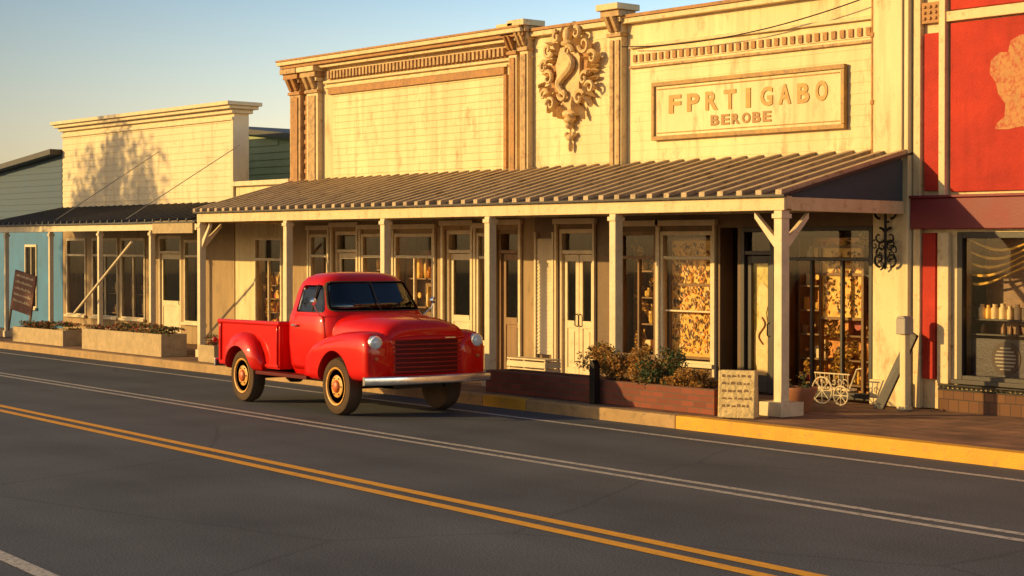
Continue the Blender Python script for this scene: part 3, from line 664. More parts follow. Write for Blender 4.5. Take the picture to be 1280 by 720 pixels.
for i in range(3):
    for j in range(3): b.lathe([(.028, 0.005), (.014, -.02)], (wx(1160)+.085*i, Y0-.072, 5.24+.075*j), 'y', 8)
b.obj('square_ornament', 'brown', rb, shear=True)
b = MB(); b.box(xa-.02, xb, Y0-.11, Y0-.005, 2.50, 2.90); b.box(xa-.02, xb, Y0-.14, Y0-.004, 2.903, 2.94); b.obj('fascia', 'maroon', rb, bevel=.01, shear=True)
b = MB(); b.box(wx(1180), xb, Y0-.10, Y0-.002, .15, .42); b.obj('tiled_base', 'tile', rb, shear=True)
b = MB(); x = wx(1181)
b.box(wx(1180), xb, Y0-.115, Y0-.03, .423, .44); b.box(wx(1180), xb, Y0-.115, Y0-.03, .483, .50)
while x < -6: b.tube([(x, Y0-.09, .44), (x+.05, Y0-.09, .483)], .005, 5); b.tube([(x+.05, Y0-.09, .44), (x, Y0-.09, .483)], .005, 5); x += .07
b.obj('sill_grille', 'iron', rb, shear=True)
window(rb, rw0, rw0+3.4, .54, 2.46, Y0, 'dark', 2, fw=.08)
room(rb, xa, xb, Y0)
pts = [(1300, 40), (1278, 44), (1265, 52), (1262, 66), (1252, 66), (1241, 76), (1239, 92), (1247, 104), (1250, 118), (1259, 130), (1258, 146), (1249, 154), (1246, 162), (1262, 162), (1280, 158), (1300, 162)]
b = MB(); b.prism([(wx(p), hz(p, q)) for p, q in pts], 'y', Y0-.044, Y0-.0412); b.obj('mural', 'tan', rb)
# display behind the red building's glass
t = thing('window_display', (rw0+1.2, Y0+.3, .17), 'window display with golden swags, pale jars and striped disc', 'window display')
b = MB(); b.box(rw0+.1, rw0+2.6, Y0+.40, Y0+.42, .55, 2.4); b.obj('backdrop', 'g_brown', t, shear=True)
b = MB(); b.box(rw0+.1, rw0+2.6, Y0+.15, Y0+.38, 1.33, 1.35); b.box(rw0+.1, rw0+2.6, Y0+.12, Y0+.38, 1.14, 1.16); b.obj('shelf', 'dark', t, shear=True)
b = MB(); x = rw0+.14
while x < rw0+2.5:
    r_ = random.uniform(.035, .05); h_ = random.uniform(.16, .22); b.lathe([(r_, 0), (r_, h_*.7), (r_*.6, h_*.82), (r_*.65, h_)], (x+r_, Y0+.22, 1.352), n=10, mi=random.choice((0, 0, 0, 0, 1)))
    if random.random() < .6: b.lathe([(r_*.8, 0), (r_*.8, h_*.4), (r_*.3, h_*.6), (r_*.3, h_*.65)], (x+r_, Y0+.24, 1.162), n=10, mi=3)
    x += 2*r_+random.uniform(.01, .03)
b.obj('jars', ['g_cream', 'g_gold', 'g_amber', 'g_brown'], t, smooth=True, shear=True, kind='stuff')
b = MB()
for i in range(5):
    p = [(rw0+.1+.12*j, Y0+.10+.015*i, 2.36-.11*i-.13*math.sin(j*.42+i*.35)) for j in range(22)]; b.tube(p, [.010+.010*math.sin(j*.42+i*.35)**2 for j in range(22)], 6)
b.obj('golden_swag', 'g_gold', t, smooth=True, shear=True)
b = MB(); b.box(rw0+.1, rw0+1.25, Y0+.12, Y0+.14, .62, 1.10); b.obj('poster_board', 'purple', t, shear=True)
dcx = wx(1250)
b = MB()
b.lathe([(.21, 0), (.21, .006)], (dcx, Y0+.112, .86), 'y', 32, 1)
for i in range(7):
    z = .71+i*.045; hw = .15*math.sqrt(max(.05, 1-((i-3)/3.5)**2)); b.box(dcx-hw, dcx+hw, Y0+.104, Y0+.108, z, z+.018)
b.obj('striped_disc', ['grey', 'ink'], t, shear=True)

# ---- goods in windows
for o, r, dz in [(aops[0], 3, .8), (aops[2], 4, .7), (aops[3], 3, .65)]:
    shelf(o[0], o[1], o[2]+.1, 2.2, Y0+.30, r, 'wooden shelf of mixed goods behind shop glass', .9)
shelf(io[0][0], io[0][1], .65, 1.75, Y0+.28, 4, 'crowded shelf of colourful goods behind glass', 1, 'g_cream', 4)
shelf(bops[1][0], bops[1][1], .65, 2.3, Y0+.3, 4, 'dark wooden shelf with bottles and dried leaves', .8, 'g_brown', 6)
goldpanel(bops[2][0]+.10, bops[2][1]-.10, .62, 2.36, Y0+.12, 'tall golden screen with dense dark leaf pattern')
goldpanel(bops[5][0]+.62, bops[5][1]-.30, 1.30, 2.25, Y0+.13, 'small golden screen hung behind the corner window', 260)
shelf(bops[5][0], bops[5][1], .35, 2.4, Y0+.34, 6, 'tall shelf of brassware and golden dried leaves', 1, 'g_amber', 14)
for o in wops[:3]: shelf(o[0], o[1], .7, 1.6, Y0+.5, 2, 'low shelf of goods behind glass', .7)

# ------------------------------------------------------------ awnings and porch
def porch(name, x0, x1, yf, yb, zf, zb, posts, label, roofm, fascm, postm, pw=.065, rib=.36, beamz=.2, gable=True, braces=True, slab=.03, ribw=.05, ribm='rib'):
    t = thing(name, ((x0+x1)/2, yf, .15), label, 'porch' if gable else 'awning')
    b = MB(); sl = (zb-zf)/(yb-yf)
    b.prism([(yf-.12, zf-.12*sl), (yb-.005, zb), (yb-.005, zb+slab), (yf-.12, zf-.12*sl+slab)], 'x', x0-.12, x1+.10)
    x = x0-.1
    while x < x1+.08-ribw:
        a = slab-.004
        b.prism([(yf-.125, zf-.12*sl+a), (yb-.006, zb+a), (yb-.006, zb+a+.06), (yf-.125, zf-.12*sl+a+.06)], 'x', x, x+ribw, 1); x += rib
    b.obj('roof', [roofm, ribm], t, shear=True)
    b = MB(); b.box(x0-.05, x1+.05, yf-.06, yf-.02, zf-beamz, zf-.035); b.box(x0-.05, x1+.05, yf-.018, yf+.07, zf-beamz+.02, zf-.02)
    b.obj('fascia', fascm, t, bevel=.006, shear=True)
    b = MB(); x = x0+.3
    while x < x1-.2:
        b.prism([(yf+.075, zf-.10), (yb-.01, zb-.14), (yb-.01, zb-.01), (yf+.075, zf+.01)], 'x', x, x+.045); x += .6
    b.box(x0, x1, yb-.06, yb-.012, zb-.24, zb-.145)
    b.obj('rafters', 'wood', t, shear=True)
    if gable:
        for xx in (x0, x1):
            b = MB(); b.prism([(yf+.08, zf-.03), (yb-.15, zf-.03), (yb-.15, zb-.06), (yf+.08, zf+.015)], 'x', xx-.015, xx+.015); b.obj('gable_panel', 'slate', t, shear=True)
            b = MB(); b.box(xx-.04, xx+.04, yf+.075, yb-.15, zf-beamz, zf-.033); b.obj('beam', fascm, t, bevel=.005, shear=True)
    for k, px in enumerate(posts):
        b = MB(); b.box(px-pw, px+pw, yf-pw, yf+pw, .16, zf-beamz-.002)
        b.box(px-pw-.02, px+pw+.02, yf-pw-.02, yf+pw+.02, zf-beamz-.1, zf-beamz-.04)
        if k == len(posts)-1 and gable: b.box(px-pw-.12, px+pw+.12, yf-pw-.12, yf+pw+.12, .155, .33)
        else: b.box(px-pw-.03, px+pw+.03, yf-pw-.03, yf+pw+.03, .155, .30)
        b.obj('post', postm, t, bevel=.008, shear=True)
        if braces and k in (0, len(posts)-1):
            for (dx, dy) in ((-1, 0), (1, 0), (0, 1)):
                if (k == 0 and dx == -1) or (k > 0 and dx == 1): continue
                b = MB(); L0 = .36; q = .03
                p0 = Vector((px+dx*pw, yf+dy*pw, zf-beamz-.42)); p1 = Vector((px+dx*(pw+L0), yf+dy*(pw+L0), zf-beamz-.02))
                s2 = Vector((0, q, 0)) if dx else Vector((q, 0, 0)); up = Vector((0, 0, .07))
                b.loft([[p0-s2-up, p0+s2-up, p0+s2+up, p0-s2+up], [p1-s2-up, p1+s2-up, p1+s2, p1-s2]])
                b.obj('brace', postm, t, shear=True)
    return t
porch('porch', -29.5, -13.4, 13.6, 15.8, 2.90, 3.5, [wx(252, 13.6), wx(360, 13.6), wx(482, 13.6), wx(613, 13.6), wx(770, 13.6), wx(977, 13.6)],
      'long covered porch with ribbed rusty metal roof on cream posts', 'roof', 'cream2', 'offwhite', rib=.33, ribw=.10)
aw = porch('awning', -43.1, -29.85, 13.7, 15.8, 2.72, 3.12, [-41.6, -38.3, -35.1, wx(190, 13.7)], 'dark metal awning on thin white posts with tie rods', 'roofdark', 'offwhite', 'offwhite', .05, .42, .16, False, False, ribm='roofdark')
for a0, b0 in ((-33.4, -33.2), (-37.8, -37.7)):
    b = MB(); b.tube([(a0+1.2, 15.78, 4.35), (b0-.6, 13.75, 2.78)], .009, 6)
    b.obj('tie_rod', 'wire', aw, shear=True)
b = MB(); b.box(-31.9, -29.9, 13.60, 13.63, 2.50, 2.74); b.obj('end_panel', 'concrete', aw, shear=True)
b = MB(); b.tube([(wx(165, 13.5), 13.5, 2.5), (wx(93, 13.4), 13.4, .9)], .03, 8); b.obj('brace', 'offwhite', aw, smooth=True)

# cable
b = MB(); A = Vector((wx(790), Y0-.2, 5.35)); Bp = Vector((wx(1096), Y0-.2, 5.6)); pts = []
for i in range(25):
    t = i/24; p = A.lerp(Bp, t); p.z -= .28*4*t*(1-t)*.6; pts.append(p)
b.tube(pts, .009, 5); b.obj('cable', 'iron', None, shear=True, label='thin black cable sagging across the cream front', cat='cable')
# iron scroll bracket
b = MB(); ixc = wx(1120); iy = Y0-.20
for s in (-1, 1):
    for (z, r, a) in ((3.05, .09, 90), (2.75, .11, 270), (2.40, .12, 90), (2.1, .10, 270)):
        aa = math.radians(a) if s > 0 else math.pi-math.radians(a)
        p, rd = spiral(ixc+s*.09, z, r, 1.1, aa, s, iy, .018); b.tube(p, rd, 6)
b.tube([(ixc, iy, 1.98), (ixc, iy, 3.25)], .016, 6); b.ell((ixc, iy, 3.28), (.03, .03, .06)); b.tube([(ixc, iy, 2.6), (ixc, Y0-.13, 2.6)], .012, 6)
for k in range(9):
    p, rd = spiral(ixc+random.uniform(-.16, .16), 2.12+random.uniform(-.1, .25), .07, 1, random.uniform(0, 6), 1, iy-.02, .012, 14); b.tube(p, rd, 5)
b.obj('iron_scrollwork', 'iron', None, smooth=True, shear=True, label='black wrought iron scrollwork fixed to the cream pilaster', cat='wall ornament')

# brick planter with shrubs
px0, px1 = wx(607, 12.98), wx(893, 12.98)
bp_ = thing('brick_planter', ((px0+px1)/2, 13.2, .15), 'long low red brick planter along the kerb', 'planter')
b = MB(); b.box(px0, px1, 12.98, 13.08, .152, .46); b.box(px0, px1, 13.36, 13.46, .152, .46); b.box(px0, px0+.1, 13.083, 13.357, .152, .46); b.box(px1-.1, px1, 13.083, 13.357, .152, .46); b.obj('planter_wall', 'brick', bp_, bevel=.008)
b = MB(); b.box(px0+.1, px1-.1, 13.083, 13.357, .152, .42); b.obj('soil', 'bark', bp_)
for k, (pa, pb, h, mm) in enumerate([(738, 794, .48, 0), (785, 822, .42, 0), (814, 850, .48, 1), (842, 882, .24, 0)]):
    a, c_ = wx(pa, 13.2), wx(pb, 13.2); g = thing('shrub', ((a+c_)/2, 13.22, .42), 'rounded rust gold shrub growing in the brick planter' if mm == 0 else 'low leafy green shrub growing in the brick planter', 'shrub', 'shrubs in the brick planter')
    b = MB()
    for j in range(7): b.tube([((a+c_)/2+random.uniform(-.1, .1), 13.22, .40), ((a+c_)/2+random.uniform(-.25, .25), 13.22+random.uniform(-.1, .1), .42+h*random.uniform(.5, .9))], [.012, .004], 5)
    b.obj('stem', 'bark', g)
    b = MB(); leaves(b, ((a+c_)/2, 13.22, .42+h*.45), ((c_-a)*.55, .24, h*.55), 3200, .022, 3, 16, (8, 1.5, 2.5) if mm == 0 else (5, 2, 3), .35, .55)
    b.obj('foliage', ['leafr', 'leaf', 'leafy'] if mm == 0 else ['leaf', 'leafd', 'leafy'], g, normals=False)
# bollard
b = MB(); bxp = wx(744, 12.9); b.box(bxp-.05, bxp+.05, 12.84, 12.94, .157, .66); b.prism([(bxp-.05, .655), (bxp+.05, .655), (bxp, .72)], 'y', 12.84, 12.94)
b.obj('bollard', 'iron', None, bevel=.006, label='short dark square bollard in front of brick planter', cat='bollard')
# concrete planters left
def cplanter(xc, yc, L, label, H=.45, D=.55):
    t = thing('concrete_planter', (xc, yc, .152), label, 'planter', 'concrete planters along the kerb')
    b = MB(); b.box(xc-L/2, xc+L/2, yc-D/2, yc-D/2+.06, .152, .152+H); b.box(xc-L/2, xc+L/2, yc+D/2-.06, yc+D/2, .152, .152+H)
    b.box(xc-L/2, xc-L/2+.06, yc-D/2+.063, yc+D/2-.063, .152, .152+H); b.box(xc+L/2-.06, xc+L/2, yc-D/2+.063, yc+D/2-.063, .152, .152+H)
    b.box(xc-L/2+.065, xc+L/2-.065, yc-D/2+.065, yc+D/2-.065, .152, .152+H-.06, 1); b.obj('trough', ['concrete', 'bark'], t)
    b = MB(); leaves(b, (xc, yc, .152+H+.05), (L*.55, D*.5, .13), int(700*L), .03, 3, 14); b.obj('flowers', ['leaf', 'leafy', 'flower'], t, normals=False)
a, c_ = wx(101, 13), wx(206, 13); cplanter((a+c_)/2, 13.25, c_-a-.25, 'beige concrete trough planter with low flowering plants')
a, c_ = wx(12, 13), wx(80, 13); cplanter((a+c_)/2, 13.3, c_-a-.3, 'beige concrete trough planter with low flowering plants', H=.36)
a = wx(262, 13); cplanter(a, 13.2, .7, 'small square concrete planter near the red pickup', H=.32)

def board(loc, W, H, rot, m, label, mt='ink', lines=6, t0=.2, t1=.12, stand=0, name='sandwich_board', tilt=0):
    t = bpy.data.objects.new(name, None); t.location = loc; COL.objects.link(t); meta(t, label, 'sign')
    made = []
    b = MB(); b.prism([(-t0/2, 0), (t0/2, 0), (t1/2, H), (-t1/2, H)], 'x', -W/2, W/2)
    made.append(b.obj('panel', m, None, bevel=min(.012, t1*.3)))
    b = MB()
    for i in range(lines):
        z = H*(.86-.78*i/lines); x = -W*.40; hh = H*.055
        while x < W*.36:
            wd = random.uniform(.02, .06)
            f = lambda zz: -(t0/2*(1-zz/H)+t1/2*zz/H)-.003
            zz1 = z+hh*random.uniform(.6, 1.2)
            b.add([(x, f(z), z), (x+wd, f(z), z+random.uniform(-.006, .006)), (x+wd*.9, f(zz1), zz1), (x+.004, f(zz1), zz1)], [(0, 1, 2, 3)]); x += wd+random.uniform(.008, .025)
    made.append(b.obj('writing', mt, None, normals=False))
    if stand:
        for q in (-W/2, W/2-.05):
            b = MB(); b.box(q, q+.05, -.02, .02, -stand, 0); made.append(b.obj('leg', 'wood', None))
    for o in made: o.parent = t
    t.rotation_euler = (0, tilt, rot)
board((wx(923, 13.0), 13.0, .157), .44, .55, math.radians(30), 'block', 'chunky rough yellow cream block sign with faded handwriting on kerb', 'wood', 5)
board((wx(26, 13.9), 13.9, .80), .85, 1.05, math.radians(20), 'redwood', 'tilted reddish brown hand-lettered board beside the blue wall', 'cream2', 5, .05, .05, .62, 'notice_board', math.radians(12))

# terracotta pot
px_ = wx(998, 14.2)
t = thing('plant_pot', (px_, 14.2, .152), 'terracotta bowl pot with dry plant by the post', 'plant pot')
b = MB(); b.lathe([(.12, 0), (.14, .03), (.20, .2), (.235, .26), (.235, .30), (.205, .30), (.19, .25)], (px_, 14.2, .152), n=28); b.obj('pot', 'terracotta', t, smooth=True)
b = MB(); leaves(b, (px_, 14.2, .50), (.2, .2, .12), 260, .03); b.obj('plant', ['leafy', 'leaf', 'leafd'], t, normals=False)
# white cart wheel stand
wxc, wyc = wx(1040, 15.3), 15.3
t = thing('plant_stand', (wxc, wyc, .152), 'white iron cart-shaped plant stand against the window', 'plant stand')
for k, (dx, r) in enumerate(((-.12, .17), (.2, .12))):
    b = MB(); p = [(wxc+dx+r*math.cos(a*math.pi/12), wyc-.05, .16+r+r*math.sin(a*math.pi/12)) for a in range(25)]; b.tube(p, .011, 6)
    for a in range(8): b.tube([(wxc+dx, wyc-.05, .16+r), (wxc+dx+r*math.cos(a*math.pi/4), wyc-.05, .16+r+r*math.sin(a*math.pi/4))], .007, 5)
    b.obj('wheel', 'offwhite', t, smooth=True)
b = MB(); b.box(wxc-.26, wxc+.3, wyc, wyc+.14, .34, .37)
for i in range(8): b.tube([(wxc-.25+i*.075, wyc, .36), (wxc-.27+i*.08, wyc-.02, .55)], .007, 5)
b.tube([(wxc-.28, wyc-.02, .55), (wxc+.32, wyc-.02, .55)], .010, 6); b.tube([(wxc+.3, wyc, .36), (wxc+.42, wyc, .62), (wxc+.5, wyc, .64)], .010, 6)
for k in range(6):
    p, rd = spiral(wxc-.2+k*.09, .45, .045, 1, k*1.3, 1, wyc-.03, .007, 12); b.tube(p, rd, 5)
b.obj('frame', 'offwhite', t, smooth=True)
# leaning plank
b = MB(); a = wx(1098, 15.35); b.loft([[(a, 15.25, .155), (a+.16, 15.25, .155), (a+.16, 15.29, .155), (a, 15.29, .155)], [(a+.28, 15.60, 1.12), (a+.40, 15.60, 1.06), (a+.40, 15.64, 1.06), (a+.28, 15.64, 1.12)]])
b.obj('wooden_plank', 'dark', None, bevel=.004, label='weathered dark plank leaning against the pilaster', cat='plank')
# pedestal box
a = wx(1131, 15.4)
t = thing('pedestal_box', (a, 15.4, .152), 'pale metal utility pedestal with small box head', 'utility box')
b = MB(); b.box(a-.045, a+.045, 15.36, 15.45, .152, 1.08); b.box(a-.07, a+.07, 15.33, 15.47, .152, .20); b.obj('column', 'cream', t, bevel=.01)
b = MB(); b.box(a-.075, a+.075, 15.32, 15.48, 1.083, 1.28); b.prism([(a-.075, 1.277), (a+.075, 1.277), (a+.045, 1.31), (a-.045, 1.31)], 'y', 15.32, 15.48); b.obj('box_head', 'grey', t, bevel=.012)
# white crate behind planter
a, c_ = wx(640, 14.6), wx(688, 14.6)
b = MB()
for i in range(3): b.box(a, c_, 14.5, 14.52, .17+.11*i, .26+.11*i)
for i in range(3): b.box(a, c_, 14.78, 14.8, .17+.11*i, .26+.11*i); b.box(a, a+.02, 14.523, 14.777, .17+.11*i, .26+.11*i); b.box(c_-.02, c_, 14.523, 14.777, .17+.11*i, .26+.11*i)
b.box(a+.021, a+.05, 14.521, 14.55, .155, .5); b.box(c_-.05, c_-.021, 14.521, 14.55, .155, .5); b.box(a, c_, 14.5, 14.8, .502, .525)
b.obj('wooden_crate', 'offwhite', None, bevel=.004, label='low white slatted crate on the porch floor', cat='crate')

# ------------------------------------------------------------ trees
def tree(x, y, H, R, label, n=5000, s=.16):
    t = thing('tree', (x, y, 0), label, 'tree'); b = MB()
    b.tube([(x, y, -.03), (x+.1, y, H*.25), (x-.1, y+.1, H*.5), (x, y, H*.8)], [.28, .2, .14, .05], 10)
    for i in range(9):
        a = i*2.4; z0 = H*(.35+.05*i); b.tube([(x, y, z0), (x+R*.4*math.cos(a), y+R*.4*math.sin(a), z0+H*.1), (x+R*.75*math.cos(a), y+R*.75*math.sin(a), z0+H*.2)], [.09, .06, .02], 6)
    b.obj('trunk', 'bark', t, smooth=True)
    b = MB(); leaves(b, (x, y, H*.72), (R, R, H*.32), n, s, 3, 26); b.obj('crown', ['leaf', 'leafd', 'leafy'], t, normals=False)
tree(-51.0, -1.4, 10.3, 2.8, 'leafy street tree beside the opposite verge')
tree(-64, 29, 8.0, 5, 'dark leafy tree behind the teal building', 6000)

# ------------------------------------------------------------ PICKUP
OX, OY = -18.04, 11.05
off = (OX, OY, .004)
tr = thing('pickup_truck', (OX-1.35, OY, .004), 'shiny red vintage pickup truck parked along the kerb', 'pickup truck')
def se(c, r, n): return math.copysign(abs(c)**(2/n), c)*r
def ringz(z, u0, u1, hv, n=4.5, K=56, g=0):
    uc, ru = (u0+u1)/2, (u1-u0)/2+g; return [(uc+se(math.cos(2*math.pi*k/K), ru, n), se(math.sin(2*math.pi*k/K), hv+g, n), z) for k in range(K)]
CAB = [(.46, -1.60, -.26, .72), (.60, -1.62, -.25, .79), (.9, -1.63, -.25, .815), (1.15, -1.63, -.25, .815), (1.26, -1.62, -.27, .80), (1.32, -1.60, -.32, .775), (1.45, -1.575, -.41, .73), (1.60, -1.54, -.51, .685), (1.70, -1.50, -.58, .64), (1.77, -1.44, -.65, .58), (1.82, -1.34, -.75, .47), (1.845, -1.2, -.88, .30), (1.85, -1.1, -.98, .12)]
def cabmesh(name, g=0, th=.03, m='paint', par=None):
    b = MB(); b.loft([ringz(z+(g if z > 1.8 else 0), u0, u1, hv, g=g) for z, u0, u1, hv in CAB])
    o = b.obj(name, m, par, smooth=True, off=off)
    s = o.modifiers.new('s', 'SOLIDIFY'); s.thickness = th; s.offset = -1
    bpy.context.view_layer.update(); me = bpy.data.meshes.new_from_object(o.evaluated_get(bpy.context.evaluated_depsgraph_get())); o.modifiers.clear(); o.data = me
    return o
def rpoly(pts, r=.05, n=5):
    out = []; L = len(pts)
    for i in range(L):
        p = Vector(pts[i]); a = (Vector(pts[i-1])-p).normalized(); c = (Vector(pts[(i+1) % L])-p).normalized()
        for k in range(n+1):
            t = k/n; q = (p+a*r)*(1-t)**2+p*2*t*(1-t)+(p+c*r)*t*t; out.append((q.x, q.y))
    return out
def cutter(poly, ax, a, c): b = MB(); b.prism(poly, ax, a, c); return b.obj('cut', 'paint', off=off)
WS = rpoly([(-.69, 1.34), (.69, 1.34), (.60, 1.71), (-.60, 1.71)], .07)
SW = rpoly([(-1.24, 1.31), (-.50, 1.31), (-.70, 1.67), (-1.22, 1.67)], .06)
RW = rpoly([(-.50, 1.36), (.50, 1.36), (.44, 1.66), (-.44, 1.66)], .07)
C = [cutter(WS, 'x', -.95, .2), cutter(SW, 'y', -1.2, 1.2), cutter(RW, 'x', -2, -1.3), cutter(SW, 'y', -1.2, -.2), cutter(SW, 'y', .2, 1.2)]
cab = cabmesh('cab', 0, .03, 'paint', tr)
for c_ in C[:3]: boolop(cab, c_)
for nm, c_ in (('windshield', C[0]), ('side_window', C[3]), ('side_window', C[4]), ('rear_window', C[2])):
    g = cabmesh(nm, -.012, .003, 'carglass'); boolop(g, c_, 'INTERSECT'); setparent(g, tr)
    for i in range(len(g.data.materials)): g.data.materials[i] = M['carglass']
fr = cabmesh('windshield_frame', .006, .02, 'chrome'); c1 = cutter(rpoly([(-.715, 1.325), (.715, 1.325), (.615, 1.725), (-.615, 1.725)], .08), 'x', -.95, .2); boolop(fr, c1, 'INTERSECT'); boolop(fr, C[0]); setparent(fr, tr)
for i in range(len(fr.data.materials)): fr.data.materials[i] = M['rubber']
drop(c1)
for s in (-1, 1):
    d = cabmesh('door', .007, .02, 'paint'); k = cutter(rpoly([(-1.30, .54), (-.45, .54), (-.42, .9), (-.47, 1.275), (-1.30, 1.275)], .06), 'y', .3*s, 1.2*s)
    boolop(d, k, 'INTERSECT'); setparent(d, tr); drop(k)
    h = MB(); h.tube([(-1.20, s*.82, 1.13), (-1.20, s*.86, 1.13), (-1.08, s*.865, 1.135)], .014); h.obj('handle', 'chrome', d, smooth=True, off=off)
drop(*C)
for s in (-1, 1):
    b = MB(); b.tube([(-.80, s*.765, 1.30), (-.80, s*.665, 1.68)], .012, 6); b.obj('window_divider', 'rubber', tr, off=off)
b = MB(); b.tube([(-.29, 0, 1.33), (-.59, 0, 1.71)], .008, 6); b.obj('windshield_divider', 'rubber', tr, off=off)
def ringu(u, vc, a, zb, zc, zt, n=2.6, K=44):
    r = []
    for k in range(K):
        c, s_ = math.cos(2*math.pi*k/K), math.sin(2*math.pi*k/K); r.append((u, vc+se(c, a, n), zc+(se(s_, zt-zc, n) if s_ > 0 else se(s_, zc-zb, n+2))))
    return r
b = MB()
b.loft([ringu(u, 0, a, .50, zc, zt, n) for u, a, zc, zt, n in [(-.55, .72, .95, 1.26, 3.4), (-.30, .71, .95, 1.315, 3.4), (-.1, .70, .95, 1.315, 3.3), (.2, .68, .93, 1.295, 3.2), (.45, .665, .9, 1.270, 3.2), (.62, .655, .88, 1.245, 3.2), (.73, .65, .86, 1.215, 3.3), (.79, .64, .84, 1.17, 3.4), (.822, .62, .82, 1.11, 3.6), (.832, .58, .80, 1.05, 3.8)]])
b.obj('hood', 'paint', tr, smooth=True, off=off)
b = MB(); b.tube([(-.22, 0, 1.317), (.2, 0, 1.297), (.45, 0, 1.272), (.62, 0, 1.247), (.73, 0, 1.217)], [.006, .008, .008, .007, .005], 6); b.obj('hood_seam', 'paintdk', tr, smooth=True, off=off)
FD = [(-.98, .05, .56), (-.92, .10, .66), (-.78, .15, .79), (-.55, .18, .92), (-.25, .205, 1.02), (.1, .22, 1.075), (.38, .225, 1.095), (.62, .225, 1.095), (.74, .22, 1.075), (.80, .21, 1.04), (.84, .19, .99), (.858, .15, .92)]
for s in (-1, 1):
    b = MB(); b.loft([ringu(u, s*(.69 if u > -.5 else .72), a, .46 if u > 0 else .42, .78 if zt > .9 else zt*.85, zt, 3.4) for u, a, zt in FD])
    f = b.obj('front_fender', 'paint', tr, smooth=True, off=off)
    k = MB(); k.lathe([(.45, -.31), (.45, .31)], (0, s*.82, .385), 'y', 48); ko = k.obj('cut', 'rubber', off=off); boolop(f, ko); drop(ko)
    h = MB(); h.lathe([(.09, -.09), (.096, .015), (.090, .03), (.080, .032)], (.825, s*.765, .955), 'x', 32)
    ho = h.obj('headlight', 'chrome', tr, smooth=True, off=off)
    h = MB(); h.lathe([(.081, .022), (.072, .04), (.05, .050), (.02, .055)], (.825, s*.765, .955), 'x', 32); h.obj('lens', 'lens', ho, smooth=True, off=off)
    h = MB(); h.lathe([(.026, -.05), (.026, .01), (.02, .02)], (.86, s*.765, .76), 'x', 16); h.obj('indicator', 'hub', tr, smooth=True, off=off)
RF = [(-.56, .04, .62), (-.50, .09, .74), (-.38, .14, .88), (-.2, .165, .97), (0, .17, 1.0), (.2, .165, .97), (.38, .145, .88), (.5, .10, .74), (.57, .04, .60)]
for s in (-1, 1):
    b = MB(); b.loft([ringu(-2.70+u, s*.80, a, .46, .62 if zt > .65 else zt*.9, zt, 2.4) for u, a, zt in RF])
    f = b.obj('rear_fender', 'paint', tr, smooth=True, off=off)
    k = MB(); k.lathe([(.43, -.25), (.43, .25)], (-2.70, s*.86, .37), 'y', 48); ko = k.obj('cut', 'rubber', off=off); boolop(f, ko); drop(ko)
    b = MB(); b.prism(rpoly([(-2.2, .42), (-.72, .42), (-.72, .47), (-2.2, .47)], .01, 2), 'y', s*.70, s*.90); b.obj('running_board', 'paintdk', tr, bevel=.01, off=off)
# bed
b = MB()
b.box(-3.60, -1.70, -.78, -.74, .50, 1.12); b.box(-3.60, -1.70, .74, .78, .50, 1.12); b.box(-1.74, -1.70, -.74, .74, .50, 1.12); b.box(-3.60, -1.74, -.74, .74, .56, .62)
for s in (-1, 1):
    b.box(-3.58, -1.72, s*.78 if s > 0 else -.80, .80 if s > 0 else -.78, .52, .56); b.box(-3.58, -3.52, .782*s if s > 0 else -.805, .805 if s > 0 else -.782, .56, 1.1); b.box(-1.80, -1.74, .782*s if s > 0 else -.805, .805 if s > 0 else -.782, .56, 1.1)
    b.tube([(-3.62, s*.775, 1.13), (-1.69, s*.775, 1.13)], .033, 12)
b.tube([(-1.71, -.77, 1.13), (-1.71, .77, 1.13)], .03, 12)
b.obj('bed', 'paint', tr, bevel=.006, smooth=True, off=off)
b = MB(); b.box(-3.65, -3.61, -.74, .74, .55, 1.10); b.box(-3.665, -3.65, -.6, .6, .65, 1.0); b.obj('tailgate', 'paint', tr, bevel=.01, off=off)
for s in (-1, 1):
    b = MB(); b.lathe([(.04, .0), (.045, -.03), (.03, -.05)], (-3.62, s*.83, .85), 'x', 16); b.obj('tail_light', 'g_red', tr, smooth=True, off=off)
b = MB(); b.box(-3.76, -3.72, -.8, .8, .46, .58); b.box(-3.72, -3.55, -.4, -.35, .46, .52); b.box(-3.72, -3.55, .35, .4, .46, .52); b.obj('rear_bumper', 'chrome', tr, bevel=.012, off=off)
b = MB(); b.box(-3.55, .75, -.42, -.34, .36, .50); b.box(-3.55, .75, .34, .42, .36, .50); b.box(-3.2, .3, -.34, .34, .40, .5); b.tube([(0, -.62, .37), (0, .62, .37)], .045, 8); b.tube([(-2.7, -.62, .37), (-2.7, .62, .37)], .05, 8); b.ell((-2.7, 0, .37), (.16, .16, .14)); b.box(-2.2, -.25, -.74, .74, .40, .45); b.box(-.2, .7, -.42, .42, .36, .6)
b.obj('chassis', 'iron', tr, off=off)
